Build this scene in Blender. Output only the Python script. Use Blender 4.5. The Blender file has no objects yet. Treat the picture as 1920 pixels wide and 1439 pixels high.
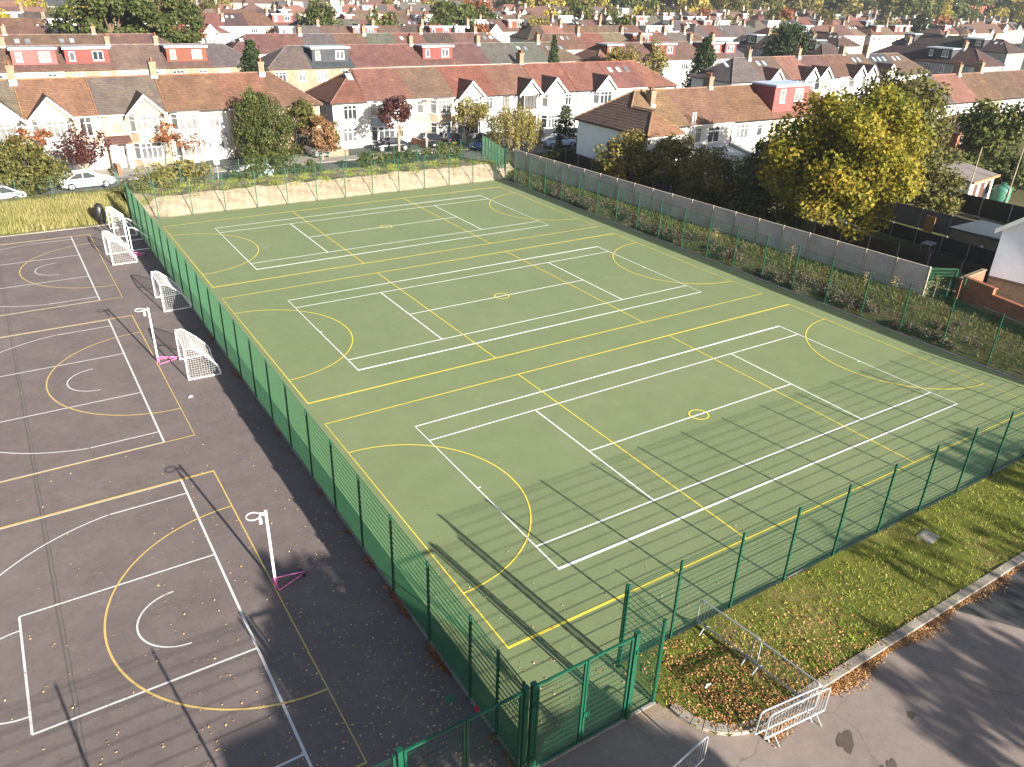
import bpy, math, random
import numpy as np
from mathutils import Vector, Matrix
R = math.radians
scene = bpy.context.scene
COL = scene.collection
rng = random.Random(7)

# ------------------------------------------------------------------ helpers
class MB:
    """collects faces and links them as one mesh object"""
    def __init__(s): s.v = []; s.f = []; s.m = []
    def face(s, pts, m=0):
        b = len(s.v); s.v.extend(tuple(p) for p in pts)
        s.f.append(tuple(range(b, b+len(pts)))); s.m.append(m)
    def hexa(s, p, m=0):
        b = len(s.v); s.v.extend(tuple(q) for q in p)
        for q in ((0,3,2,1),(4,5,6,7),(0,1,5,4),(1,2,6,5),(2,3,7,6),(3,0,4,7)):
            s.f.append(tuple(b+i for i in q)); s.m.append(m)
    def box(s, x0, x1, y0, y1, z0, z1, m=0):
        s.hexa([(x0,y0,z0),(x1,y0,z0),(x1,y1,z0),(x0,y1,z0),(x0,y0,z1),(x1,y0,z1),(x1,y1,z1),(x0,y1,z1)], m)
    def tube(s, pts, r, n=6, m=0, cap=True, closed=False):
        """r: one radius or a list"""
        P = [Vector(p) for p in pts]; k = len(P)
        rr = r if isinstance(r, (list, tuple)) else [r]*k
        b = len(s.v); up = None
        for i in range(k):
            if closed: t = P[(i+1) % k]-P[i-1]
            else: t = P[min(i+1, k-1)]-P[max(i-1, 0)]
            t.normalize()
            if up is None:
                a = Vector((0,0,1)) if abs(t.z) < .9 else Vector((1,0,0))
            else: a = up
            u = (a-t*a.dot(t)).normalized(); up = u; w = t.cross(u)
            for j in range(n):
                q = 2*math.pi*(j+.5)/n
                s.v.append(tuple(P[i]+(u*math.cos(q)+w*math.sin(q))*rr[i]))
        for i in range(k if closed else k-1):
            i2 = (i+1) % k
            for j in range(n):
                s.f.append((b+i*n+j, b+i*n+(j+1) % n, b+i2*n+(j+1) % n, b+i2*n+j)); s.m.append(m)
        if cap and not closed:
            s.f.append(tuple(b+j for j in range(n))[::-1]); s.m.append(m)
            s.f.append(tuple(b+(k-1)*n+j for j in range(n))); s.m.append(m)
    def prism(s, poly, z0, z1, m=0):
        n = len(poly); b = len(s.v)
        s.v.extend((x,y,z0) for x,y in poly); s.v.extend((x,y,z1) for x,y in poly)
        s.f.append(tuple(range(b, b+n))[::-1]); s.f.append(tuple(range(b+n, b+2*n))); s.m += [m, m]
        for i in range(n):
            j = (i+1) % n; s.f.append((b+i, b+j, b+n+j, b+n+i)); s.m.append(m)
    def mesh(s, name, mats, smooth=False):
        me = bpy.data.meshes.new(name)
        me.from_pydata(s.v, [], s.f)
        for m in (mats if isinstance(mats, (list, tuple)) else [mats]): me.materials.append(m)
        if any(s.m): me.polygons.foreach_set('material_index', s.m)
        if smooth: me.polygons.foreach_set('use_smooth', [True]*len(s.f))
        me.update(); return me
    def build(s, name, mats, parent=None, loc=(0,0,0), rz=0, smooth=False, col=None):
        return put(name, s.mesh(name, mats, smooth), parent, loc, rz, col)

def put(name, me, parent=None, loc=(0,0,0), rz=0, col=None):
    o = bpy.data.objects.new(name, me); COL.objects.link(o)
    o.parent = parent; o.location = loc; o.rotation_euler = (0,0,rz)
    if col: o.color = (*col, 1)
    return o

def tag(o, label=None, cat=None, group=None, kind=None):
    if label: o['label'] = label
    if cat: o['category'] = cat
    if group: o['group'] = group
    if kind: o['kind'] = kind
    return o

def thing(name, label, cat, loc=(0,0,0), rz=0, group=None):
    return tag(put(name, None, None, loc, rz), label, cat, group)

def struct(o): o['kind'] = 'structure'; return o

def dup(root, loc, rz, sc=1, label=None, group=None):
    def cp(o, parent):
        c = o.copy(); COL.objects.link(c); c.parent = parent
        for ch in o.children: cp(ch, c)
        return c
    c = cp(root, None); c.location = loc; c.rotation_euler = (0,0,rz)
    c.scale = (sc, sc, sc) if not isinstance(sc, tuple) else sc
    if label: c['label'] = label
    if group: c['group'] = group
    return c

def soup(name, V, mat, parent=None, loc=(0,0,0), smooth=False):
    """V: (n,k,3) array of loose polygons"""
    n, k, _ = V.shape
    me = bpy.data.meshes.new(name)
    me.vertices.add(n*k); me.vertices.foreach_set('co', V.reshape(-1).astype(np.float32))
    me.loops.add(n*k); me.loops.foreach_set('vertex_index', np.arange(n*k, dtype=np.int32))
    me.polygons.add(n); me.polygons.foreach_set('loop_start', np.arange(0, n*k, k, dtype=np.int32))
    me.polygons.foreach_set('loop_total', np.full(n, k, dtype=np.int32))
    me.materials.append(mat); me.update(); me.validate()
    return put(name, me, parent, loc)

# ------------------------------------------------------------------ materials
class NT:
    def __init__(s, name):
        s.mat = bpy.data.materials.new(name); s.mat.use_nodes = True
        s.t = s.mat.node_tree; s.t.nodes.clear()
        s.out = s.n('ShaderNodeOutputMaterial'); s.vec = None
    def n(s, typ, **kw):
        d = s.t.nodes.new(typ)
        for k, v in kw.items(): setattr(d, k, v)
        return d
    def put(s, sock, v):
        if hasattr(v, 'is_output') or isinstance(v, bpy.types.NodeSocket): s.t.links.new(v, sock)
        else: sock.default_value = v
    def coords(s):
        if s.vec is None:
            tc = s.n('ShaderNodeTexCoord'); oi = s.n('ShaderNodeObjectInfo')
            a = s.n('ShaderNodeVectorMath', operation='SCALE'); a.inputs[0].default_value = (37, 51, 23)
            s.t.links.new(oi.outputs['Random'], a.inputs['Scale'])
            b = s.n('ShaderNodeVectorMath', operation='ADD')
            s.t.links.new(tc.outputs['Object'], b.inputs[0]); s.t.links.new(a.outputs[0], b.inputs[1])
            s.vec = b.outputs[0]; s.raw = tc.outputs['Object']; s.oi = oi
        return s.vec
    def noise(s, scale, detail=4, rough=.55, vec=None):
        d = s.n('ShaderNodeTexNoise'); d.inputs['Scale'].default_value = scale
        d.inputs['Detail'].default_value = detail; d.inputs['Roughness'].default_value = rough
        s.t.links.new(vec or s.coords(), d.inputs['Vector']); return d.outputs['Fac']
    def map(s, v, a, b, c=0., d=1.):
        m = s.n('ShaderNodeMapRange'); s.put(m.inputs[0], v)
        for i, q in enumerate((a, b, c, d)): m.inputs[i+1].default_value = q
        return m.outputs[0]
    def math(s, op, a, b=0.):
        m = s.n('ShaderNodeMath', operation=op); s.put(m.inputs[0], a); s.put(m.inputs[1], b); return m.outputs[0]
    def mix(s, f, a, b, blend='MIX'):
        m = s.n('ShaderNodeMix', data_type='RGBA', blend_type=blend)
        for i, v in ((0, f), (6, a), (7, b)):
            if isinstance(v, tuple) and len(v) == 3: v = (*v, 1)
            s.put(m.inputs[i], v)
        return m.outputs[2]
    def gray(s, v):
        c = s.n('ShaderNodeCombineColor')
        for i in range(3): s.put(c.inputs[i], v)
        return c.outputs[0]
    def ramp(s, f, stops):
        r = s.n('ShaderNodeValToRGB'); s.put(r.inputs[0], f); e = r.color_ramp.elements
        while len(e) < len(stops): e.new(.5)
        for i, (p, c) in enumerate(stops): e[i].position = p; e[i].color = (*c, 1)
        return r.outputs[0]
    def vary(s, col, scale, amt, detail=4):
        f = s.map(s.noise(scale, detail), .28, .72, 1-amt, 1+amt)
        return s.mix(1., col, s.gray(f), 'MULTIPLY')
    def finish(s, col, rough=.8, spec=.3, metal=0., bump=None, transl=0.):
        p = s.n('ShaderNodeBsdfPrincipled')
        s.put(p.inputs['Base Color'], (*col, 1) if isinstance(col, tuple) and len(col) == 3 else col)
        s.put(p.inputs['Roughness'], rough)
        p.inputs['Specular IOR Level'].default_value = spec; p.inputs['Metallic'].default_value = metal
        if bump is not None:
            b = s.n('ShaderNodeBump'); b.inputs['Strength'].default_value = bump[1]; b.inputs['Distance'].default_value = bump[2]
            s.put(b.inputs['Height'], bump[0]); s.t.links.new(b.outputs[0], p.inputs['Normal'])
        sh = p.outputs[0]
        if transl:
            tr = s.n('ShaderNodeBsdfTranslucent'); s.put(tr.inputs[0], (*col, 1) if isinstance(col, tuple) else col)
            mx = s.n('ShaderNodeMixShader'); mx.inputs[0].default_value = transl
            s.t.links.new(sh, mx.inputs[1]); s.t.links.new(tr.outputs[0], mx.inputs[2]); sh = mx.outputs[0]
        s.t.links.new(sh, s.out.inputs[0]); return s.mat
    def tint(s): s.coords(); return s.oi.outputs['Color']

def plain(name, col, rough=.6, spec=.3, metal=0., amt=.12, scale=3., fine=.06):
    t = NT(name); c = t.vary(t.vary((*col, 1), scale, amt), scale*9, fine)
    return t.finish(c, rough, spec, metal)

def m_court():
    t = NT('court paint'); raw = (t.coords(), t.raw)[1]
    c = t.mix(t.map(t.noise(.12, 3), .35, .65), COURT[0], COURT[1])
    c = t.vary(c, 1.1, .05); c = t.vary(c, 22, .05)
    sc = t.map(t.noise(.5, 8, .7), .60, .72); c = t.mix(t.math('MULTIPLY', sc, .3), c, COURT[2])
    return t.finish(c, t.map(t.noise(3, 3), .3, .7, .62, .8), .3, bump=(t.noise(120, 2), .08, .006))

def m_asphalt(name, a, b, crack=.5, stain=(.06,.055,.05)):
    t = NT(name); t.coords()
    c = t.mix(t.map(t.noise(.09, 5), .35, .68), a, b)
    c = t.vary(c, .7, .11, 6); c = t.vary(c, 3.1, .08, 5); c = t.vary(c, 9, .07); c = t.vary(c, 70, .12, 2)
    v = t.n('ShaderNodeTexVoronoi', feature='DISTANCE_TO_EDGE'); v.inputs['Scale'].default_value = .23
    w = t.n('ShaderNodeVectorMath', operation='ADD'); t.t.links.new(t.vec, w.inputs[0])
    nz = t.n('ShaderNodeTexNoise'); nz.inputs['Scale'].default_value = .8; nz.inputs['Detail'].default_value = 6
    t.t.links.new(t.vec, nz.inputs['Vector']); t.t.links.new(nz.outputs['Color'], w.inputs[1]); t.t.links.new(w.outputs[0], v.inputs['Vector'])
    k = t.map(v.outputs['Distance'], .0, .006, crack, 0.)
    c = t.mix(k, c, stain)
    st = t.map(t.noise(.33, 7, .65), .62, .78, 0, .45); c = t.mix(st, c, stain)
    c = t.mix(t.map(t.noise(.21, 8, .68), .57, .72, 0, .38), c, tuple(min(.6, q*1.42) for q in b))
    return t.finish(c, .88, .25, bump=(t.noise(90, 3), .2, .008))

def m_paint(name, col, wear):
    t = NT(name); t.coords()
    c = t.vary((*col, 1), 4, .07); w = t.map(t.noise(14, 6, .7), .56, .74, 0, .75)
    c = t.mix(w, c, wear); return t.finish(c, .7, .3)

def m_tint(name, n1, a1, n2, a2, rough=.85, spec=.2, bump=.3, bs=40, dirt=None):
    t = NT(name); c = t.tint(); c = t.vary(c, n1, a1, 5); c = t.vary(c, n2, a2)
    if dirt: c = t.mix(t.map(t.noise(.55, 7, .7), .52, .75, 0, dirt[1]), c, dirt[0])
    return t.finish(c, rough, spec, bump=(t.noise(bs, 3), bump, .02))

def m_roof():
    t = NT('roof tiles'); t.coords(); sp = t.n('ShaderNodeSeparateXYZ'); t.t.links.new(t.raw, sp.inputs[0])
    u = t.math('ADD', sp.outputs[0], sp.outputs[1]); v = t.math('MULTIPLY', sp.outputs[2], 1.8)
    cb = t.n('ShaderNodeCombineXYZ'); t.put(cb.inputs[0], u); t.put(cb.inputs[1], v)
    b = t.n('ShaderNodeTexBrick'); t.t.links.new(cb.outputs[0], b.inputs['Vector'])
    b.inputs['Scale'].default_value = 1.; b.inputs['Brick Width'].default_value = .24; b.inputs['Row Height'].default_value = .26
    b.inputs['Mortar Size'].default_value = .018; b.inputs['Color1'].default_value = (1.22,1.2,1.15,1); b.inputs['Color2'].default_value = (.80,.80,.82,1)
    b.inputs['Mortar'].default_value = (.5,.5,.52,1); b.inputs['Bias'].default_value = 0.
    c = t.mix(1., t.tint(), b.outputs['Color'], 'MULTIPLY')
    c = t.vary(c, .55, .20, 6); c = t.vary(c, 5., .12)
    c = t.mix(t.map(t.noise(.9, 8, .72), .58, .74, 0, .55), c, (.30,.19,.08))
    c = t.mix(t.map(t.noise(.45, 6, .7, ), .60, .78, 0, .5), c, (.075,.07,.055))
    return t.finish(c, .85, .2, bump=(b.outputs['Fac'], -.6, .03))

def m_brick(name, c1, c2, mortar=(.36,.33,.28), w=.225, h=.075, big=1.):
    t = NT(name); t.coords(); sp = t.n('ShaderNodeSeparateXYZ'); t.t.links.new(t.raw, sp.inputs[0])
    cb = t.n('ShaderNodeCombineXYZ'); t.put(cb.inputs[0], t.math('ADD', sp.outputs[0], sp.outputs[1])); t.put(cb.inputs[1], sp.outputs[2])
    b = t.n('ShaderNodeTexBrick'); t.t.links.new(cb.outputs[0], b.inputs['Vector']); b.inputs['Scale'].default_value = big
    b.inputs['Brick Width'].default_value = w; b.inputs['Row Height'].default_value = h; b.inputs['Mortar Size'].default_value = .008
    b.inputs['Color1'].default_value = (*c1,1); b.inputs['Color2'].default_value = (*c2,1); b.inputs['Mortar'].default_value = (*mortar,1)
    c = t.vary(b.outputs['Color'], 1.2, .2, 6); return t.finish(c, .9, .15, bump=(b.outputs['Fac'], -.4, .01))

def foliage(name, cols, ns=.45, transl=.3, amt=.25):
    """each leaf has a colour of its own, and neighbouring sprays share a hue"""
    t = NT(name); t.coords(); g = t.n('ShaderNodeNewGeometry')
    f = t.math('ADD', t.math('MULTIPLY', g.outputs['Random Per Island'], .55), t.map(t.noise(ns, 3), .3, .7, -.05, .5))
    k = len(cols); c = t.ramp(f, [(i/(k-1), q) for i, q in enumerate(cols)])
    r = t.n('ShaderNodeTexWhiteNoise', noise_dimensions='1D'); t.t.links.new(g.outputs['Random Per Island'], r.inputs['W'])
    c = t.mix(1., c, t.gray(t.map(r.outputs['Value'], 0, 1, 1-amt, 1+amt)), 'MULTIPLY')
    return t.finish(c, .6, .25, transl=transl)

def m_ground(name, stops, s1=.25, s2=3., bump=.4):
    t = NT(name); t.coords()
    f = t.math('ADD', t.math('MULTIPLY', t.noise(s1, 6, .6), .62), t.math('MULTIPLY', t.noise(s2, 6, .7), .38))
    c = t.ramp(f, stops); c = t.vary(c, s2*12, .25, 2)
    return t.finish(c, .95, .1, bump=(t.noise(s2*6, 5), bump, .05))

COURT = ((.157,.194,.089), (.172,.206,.099), (.235,.245,.160))
mt = dict(
    court=m_court(),
    tarmac=m_asphalt('playground tarmac', (.138,.110,.103), (.157,.126,.118), .25, (.085,.070,.065)),
    carpark=m_asphalt('car park surface', (.193,.155,.136), (.232,.188,.164), .55, (.095,.078,.068)),
    road=m_asphalt('road asphalt', (.10,.098,.096), (.135,.13,.128), .4, (.06,.058,.055)),
    darkasphalt=m_asphalt('dark asphalt', (.055,.054,.055), (.075,.072,.07), .4, (.03,.03,.03)),
    paving=m_asphalt('paving', (.24,.22,.195), (.30,.275,.245), .6, (.14,.125,.11)),
    white=m_paint('white line paint', (.80,.80,.78), (.30,.30,.24)),
    yellow=m_paint('yellow line paint', (.70,.55,.07), (.34,.32,.13)),
    oldwhite=m_paint('worn white paint', (.58,.56,.55), (.16,.15,.14)),
    oldyellow=m_paint('worn yellow paint', (.52,.37,.13), (.16,.14,.11)),
    green=plain('green powder coated steel', (.006,.062,.034), .38, .5, 0, .12),
    sunlitWire=plain('sunlit rebound mesh wire', (.028,.118,.052), .4, .5, 0, .1),  # brighter than the other coated wire: grazing sunlight put into the colour
    greenwire=plain('green coated wire', (.009,.058,.033), .4, .5, 0, .1),
    steel=plain('galvanised steel', (.42,.43,.445), .42, .5, .55, .18),
    whitemetal=plain('white painted metal', (.80,.80,.79), .4, .4, 0, .06),
    net=plain('white netting', (.74,.74,.72), .8, .2, 0, .05),
    pink=plain('pink painted steel', (.62,.16,.36), .5, .3, 0, .12),
    concrete=plain('concrete', (.26,.24,.215), .9, .15, 0, .2, 1.2, .15),
    kerb=plain('kerb concrete', (.255,.225,.195), .9, .15, 0, .22, .8, .15),
    concretedark=plain('weathered concrete post', (.33,.285,.24), .9, .15, 0, .2, 2, .15),
    wood=m_tint('weathered timber boards', .7, .18, 14, .16, .85, .15, .3, 60),
    plaster=m_tint('rendered wall', .5, .05, 6, .05, .9, .15, .25, 60, ((.33,.29,.24), .14)),
    tint=m_tint('painted surface', 1.5, .06, 18, .05, .55, .35, .05, 40),
    roof=m_roof(),
    felt=m_tint('flat roof felt', .8, .15, 20, .1, .7, .3, .2, 50),
    brickstock=m_brick('stock brick', (.22,.16,.095), (.155,.105,.065)),
    brickred=m_brick('red brick', (.30,.115,.062), (.235,.085,.05), (.24,.15,.11)),
    chim=m_brick('chimney brick', (.19,.135,.078), (.13,.085,.055), w=.25, h=.1),
    tilehung=m_brick('hung tiles', (.95,.95,.95), (.8,.8,.8), (.55,.55,.55)),
    pot=plain('terracotta', (.22,.085,.05), .8, .2, 0, .2),
    lead=plain('lead flashing', (.36,.37,.38), .6, .4, .2, .15),
    bark=plain('bark', (.12,.085,.058), .95, .1, 0, .3, 4, .2),
    palebark=plain('pale bark', (.27,.22,.17), .95, .1, 0, .3, 4, .2),
    black=plain('black plastic', (.012,.012,.013), .45, .5, 0, .2),
    rubber=plain('tyre rubber', (.02,.02,.021), .8, .3, 0, .1),
    rim=plain('alloy rim', (.55,.56,.58), .3, .5, .7, .1),
    lamp=plain('headlight glass', (.7,.72,.75), .15, .6, .2, .1),
    red=plain('red plastic', (.5,.02,.05), .4, .4),
)
def m_glass():
    t = NT('window glass'); c = t.vary(t.tint(), .9, .35, 3); return t.finish(c, .07, .6)
mt['glass'] = m_glass()
def m_carglass():
    t = NT('car glass'); return t.finish(t.vary((.018,.022,.026,1), 1., .2), .06, .7)
mt['carglass'] = m_carglass()
def m_car():
    t = NT('car paint'); p = t.finish(t.vary(t.tint(), 3, .05), .22, .6)
    b = [n for n in t.t.nodes if n.type == 'BSDF_PRINCIPLED'][0]; b.inputs['Coat Weight'].default_value = .6; return p
mt['car'] = m_car()
# tile hanging: brick pattern times the object's own colour
def m_hung():
    t = NT('tile hanging'); t.coords(); sp = t.n('ShaderNodeSeparateXYZ'); t.t.links.new(t.raw, sp.inputs[0])
    f = t.math('FRACT', t.math('MULTIPLY', sp.outputs[2], 6.)); c = t.mix(1., t.tint(), t.gray(t.map(f, 0, .25, .72, 1.)), 'MULTIPLY')
    return t.finish(t.vary(t.vary(c, 1., .12, 5), 12, .1), .85, .2)
mt['hung'] = m_hung()
SKY, SUNE, EXPO, HAZE = .05, 4.7, 1.86, .0002
# ------------------------------------------------------------------ the ground, courts and roads
def sheet(name, poly, z, mat):
    b = MB(); b.face([(x, y, z) for x, y in poly]); return struct(b.build(name, mat))
def rect(x0, x1, y0, y1): return [(x0,y0),(x1,y0),(x1,y1),(x0,y1)]

gb = MB()
gb.face([(-4000,-600,-.06),(9000,-600,-.06),(9000,9000,-.06),(-4000,9000,-.06)])
struct(gb.build('ground', m_ground('garden ground', [(.30,(.045,.058,.020)),(.47,(.075,.082,.030)),(.56,(.105,.088,.05)),(.70,(.13,.12,.10))], .06, .8)))
sheet('sports_court', rect(-5.14, 29.15, -5.86, 50.62), 0., mt['court'])
sheet('playground', rect(-60, -5.30, -5.86, 50.4), 0., mt['tarmac'])
sheet('car_park', rect(-60, 60, -60, -5.96), -.004, mt['carpark'])
sheet('asphalt_patch', [(9.9,-7.98-.15),(40,-8.15),(40,-30),(13.2,-30),(11.0,-9.8)], .002, mt['darkasphalt'])
# a slab threshold under the gates and the concrete edging along the west fence
b = MB(); b.box(-8.7, -.8, -5.955, -5.865, -.05, .03); struct(b.build('gate_threshold', mt['concrete']))
b = MB(); b.box(-5.29, -5.15, -5.84, 50.5, -.05, .045); struct(b.build('court_edging', mt['kerb']))
b = MB(); b.box(-.85, 29.4, -4.44, -4.30, -.05, .04); b.box(29.16, 29.30, -4.29, 50.5, -.05, .05); struct(b.build('court_edging', mt['concretedark']))

# painted lines: each strip a hair above the one before, so none share a plane
class Lines:
    def __init__(s, z): s.b = MB(); s.z = z
    def strip(s, pts, w, closed=False):
        s.z += .00006; P = [Vector((x, y)) for x, y in pts]; n = len(P); L = []
        for i in range(n):
            a = P[(i-1) % n] if (closed or i > 0) else P[i]; c = P[(i+1) % n] if (closed or i < n-1) else P[i]
            t = (c-a).normalized(); d = Vector((-t.y, t.x))
            k = 1.
            if (closed or 0 < i < n-1):
                u = (P[i]-a).normalized(); k = 1/max(.5, abs(u.dot(t)))
            L.append((P[i]+d*w/2*k, P[i]-d*w/2*k))
        for i in range(n if closed else n-1):
            j = (i+1) % n; s.b.face([(L[i][1].x,L[i][1].y,s.z),(L[j][1].x,L[j][1].y,s.z),(L[j][0].x,L[j][0].y,s.z),(L[i][0].x,L[i][0].y,s.z)])
    def line(s, x0, y0, x1, y1, w): s.strip([(x0,y0),(x1,y1)], w)
    def arc(s, cx, cy, r, a0, a1, w, n=40):
        s.strip([(cx+r*math.cos(R(a0+(a1-a0)*i/n)), cy+r*math.sin(R(a0+(a1-a0)*i/n))) for i in range(n+1)], w)
    def ring(s, cx, cy, r, w, n=48): s.strip([(cx+r*math.cos(2*math.pi*i/n), cy+r*math.sin(2*math.pi*i/n)) for i in range(n)], w, True)
LW = .066; LY = .058
cw, cy_ = Lines(.005), Lines(.010)
for oy in (0, 17.432, 34.898):
    W_, L_ = 10.97, 23.77
    cw.strip([(0,oy),(L_,oy),(L_,oy+W_),(0,oy+W_)], LW, True)
    for yy in (1.37, W_-1.37): cw.line(0, oy+yy, L_, oy+yy, LW)
    for xx in (5.485, 18.285): cw.line(xx, oy+1.37, xx, oy+W_-1.37, LW)
    cw.line(5.485, oy+W_/2, 18.285, oy+W_/2, LW)
    for xx, s in ((0, 1), (L_, -1)): cw.line(xx, oy+W_/2, xx+s*.16, oy+W_/2, LW)
    ax, bx, ay, by = -3.365, 27.135, oy-2.14, oy+13.11
    cy_.strip([(ax,ay),(bx,ay),(bx,by),(ax,by)], LY, True)
    for k in (1, 2): cy_.line(ax+10.167*k, ay, ax+10.167*k, by, LY)
    cy_.arc(ax, oy+W_/2, 4.9, -90, 90, LY, 60); cy_.arc(bx, oy+W_/2, 4.9, 90, 270, LY, 60)
    cy_.ring(L_/2, oy+W_/2, .45, LW)
struct(cw.b.build('tennis_markings', mt['white'])); struct(cy_.b.build('netball_markings', mt['yellow']))
pw, py_ = Lines(.005), Lines(.010)
for y0, y1 in ((-3.55, 11.76), (14.95, 30.26), (33.6, 48.3)):
    m = (y0+y1)/2; e = -8.48
    py_.strip([(e-30.5,y0),(e,y0),(e,y1),(e-30.5,y1)], LW, True); py_.arc(e, m, 4.95, 90, 270, LW, 60)
    pw.line(-9.71, y0, -9.71, y1, .075)
    for yy in (y0+.055, y1-.055): pw.line(-9.71, yy, -38, yy, .055)
    bx = -11.3
    for s in (-1, 1):
        pw.line(-9.71, m+s*2.46, -15.52, m+s*2.46, .066); pw.line(-9.71, m+s*6.62, -12.4, m+s*6.62, .066)
    pw.line(-15.52, m-2.46, -15.52, m+2.46, .066)
    a = math.degrees(math.asin(6.62/6.72)); pw.arc(bx, m, 6.72, 180-a, 180+a, .055, 60)
    pw.arc(bx, m, 1.27, 90, 270, .055, 30); pw.arc(-15.52, m, 1.8, 90, 270, .055, 30)
struct(pw.b.build('basketball_markings', mt['oldwhite'])); struct(py_.b.build('playground_netball_markings', mt['oldyellow']))
# construction joints sealed with bitumen
b = MB(); rj = random.Random(3)
for xj in (-14.55, -27.):
    P = [(xj+rj.uniform(-.02,.02), y) for y in np.arange(-5.8, 50.3, .8)]
    for off, w in ((0, .05), (.12, .03)):
        for (x0,y0),(x1,y1) in zip(P, P[1:]):
            b.face([(x0+off,y0,.0036),(x0+off+w,y0,.0036),(x1+off+w,y1,.0036),(x1+off,y1,.0036)])
struct(b.build('tarmac_joint', plain('bitumen joint', (.098,.086,.080), .8, .3)))

# kerb stones round the verge
kb = MB(); path = []
for i in range(9):
    a = R(180+90*i/8); path.append((1.0+1.75*math.cos(a), -6.3+1.75*math.sin(a)))
path += [(1.0+.92*i, -8.05) for i in range(1, 46)]
vv = [Vector(p) for p in path]
def offs(i, d):
    a = vv[max(i-1,0)]; c = vv[min(i+1,len(vv)-1)]; t = (c-a).normalized(); n = Vector((-t.y, t.x)); return vv[i]+n*d
for i in range(len(vv)-1):
    g0 = .012
    a0, a1, b0, b1 = offs(i,0), offs(i+1,0), offs(i,.27), offs(i+1,.27)
    t = (a1-a0).normalized()*g0; t2 = (b1-b0).normalized()*g0; hz = .115+rj.uniform(-.006,.006)
    kb.hexa([(a0.x+t.x,a0.y+t.y,-.05),(a1.x-t.x,a1.y-t.y,-.05),(b1.x-t2.x,b1.y-t2.y,-.05),(b0.x+t2.x,b0.y+t2.y,-.05),
             (a0.x+t.x,a0.y+t.y,hz),(a1.x-t.x,a1.y-t.y,hz),(b1.x-t2.x,b1.y-t2.y,hz),(b0.x+t2.x,b0.y+t2.y,hz)])
struct(kb.build('kerb', mt['kerb']))
# the verge inside the kerb, gently rough
def terrain(name, x0, x1, y0, y1, nx, ny, zf, mat, inside=None):
    b = MB(); xs = np.linspace(x0, x1, nx+1); ys = np.linspace(y0, y1, ny+1)
    idx = {}
    for i, x in enumerate(xs):
        for j, y in enumerate(ys): idx[i,j] = len(b.v); b.v.append((x, y, zf(x, y)))
    for i in range(nx):
        for j in range(ny):
            if inside and not inside((xs[i]+xs[i+1])/2, (ys[j]+ys[j+1])/2): continue
            b.f.append((idx[i,j], idx[i+1,j], idx[i+1,j+1], idx[i,j+1])); b.m.append(0)
    return struct(b.build(name, mat, smooth=True))
def wob(x, y, s=1.): return (math.sin(x*1.7*s+y*.9)+math.sin(x*.63+y*2.1*s+1.3)+math.sin(x*3.1*s-y*1.1+2.))/3
def in_verge(x, y):
    if y > -4.44 or y < -7.98 or x < -.78: return False
    if x < 1.: return (x-1.)**2+(y+6.3)**2 < 1.7**2 or y > -6.3
    return True
verge_soil = m_ground('verge turf', [(.33,(.060,.078,.014)),(.50,(.110,.122,.022)),(.60,(.150,.128,.040)),(.72,(.22,.17,.11))], .45, 4.)
terrain('verge', -.9, 42, -8.05, -4.40, 150, 16, lambda x, y: .085+.03*wob(x,y,.8), verge_soil, in_verge)
soil = m_ground('trodden soil', [(.3,(.19,.145,.10)),(.5,(.26,.20,.145)),(.7,(.33,.27,.20))], .8, 5.)
sheet('trodden_soil', [(-.9,-5.9),(-.6,-4.8),(.1,-5.2),(.5,-6.2),(.3,-7.1),(-.3,-7.6),(-.72,-6.9),(-1.1,-6.4),(-2.0,-6.15),(-1.95,-5.98)], .006, soil)

# stains on the car park
rs_ = random.Random(8)
def blot(name, x, y, r, ax, rot, mat, z):
    n = 22; P = []
    for i in range(n):
        a = 2*math.pi*i/n; q = r*(1+.16*math.sin(3*a+x)+.12*math.sin(5*a+y)+rs_.uniform(-.06,.06)); u, v = q*ax*math.cos(a), q*math.sin(a)
        P.append((x+u*math.cos(rot)-v*math.sin(rot), y+u*math.sin(rot)+v*math.cos(rot)))
    return sheet(name, P, z, mat)
oil = m_asphalt('oil stain', (.085,.066,.050), (.11,.088,.070), 0.); pale = m_asphalt('pale worn concrete', (.30,.26,.24), (.27,.235,.215), .3)
for x, y, r, ax in ((2.6,-9.5,.22,1.6),(3.0,-10.6,.12,1.8),(2.75,-10.5,.06,1.),(4.9,-9.9,.10,1.4)): blot('oil_stain', x, y, r, ax, .6, oil, .003)
# soil bank beyond the far fence
def zbank(x, y):
    e = 50.75+.12*wob(x*1.3, 3.)+max(0, -2.4-x)*.9
    top = 1.28+.08*wob(x*.8, 1.7)-.25*max(0, (x-27)/3)
    u = (y-e)/1.75
    if u <= 0: return -.02
    if u < 1: z = top*(u**.75); return z+(.10*wob(x*3, y*3)+.05*wob(x*9+1, y*11)+.03*wob(x*21,y*17))*(1-abs(2*u-1)**3)
    return max(.12, top-(y-e-1.75)*.12)+.09*wob(x*1.1, y*1.3)
sand = m_ground('sandy soil', [(.30,(.21,.155,.105)),(.46,(.285,.225,.16)),(.58,(.34,.275,.205)),(.72,(.25,.185,.13))], .9, 4., .3)
terrain('earth_bank', -4.9, 31.8, 50.55, 52.62, 330, 26, zbank, sand)
turf = m_ground('rough turf', [(.33,(.075,.085,.024)),(.44,(.14,.13,.05)),(.52,(.24,.19,.12)),(.68,(.31,.25,.18))], .5, 3.)
terrain('bank_top', -4.9, 31.8, 52.58, 60.2, 120, 24, lambda x, y: zbank(x, y)+.02, turf)
turf = m_ground('meadow soil', [(.33,(.060,.075,.020)),(.46,(.11,.115,.035)),(.56,(.155,.13,.06)),(.68,(.22,.17,.11))], .5, 3.)
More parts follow.
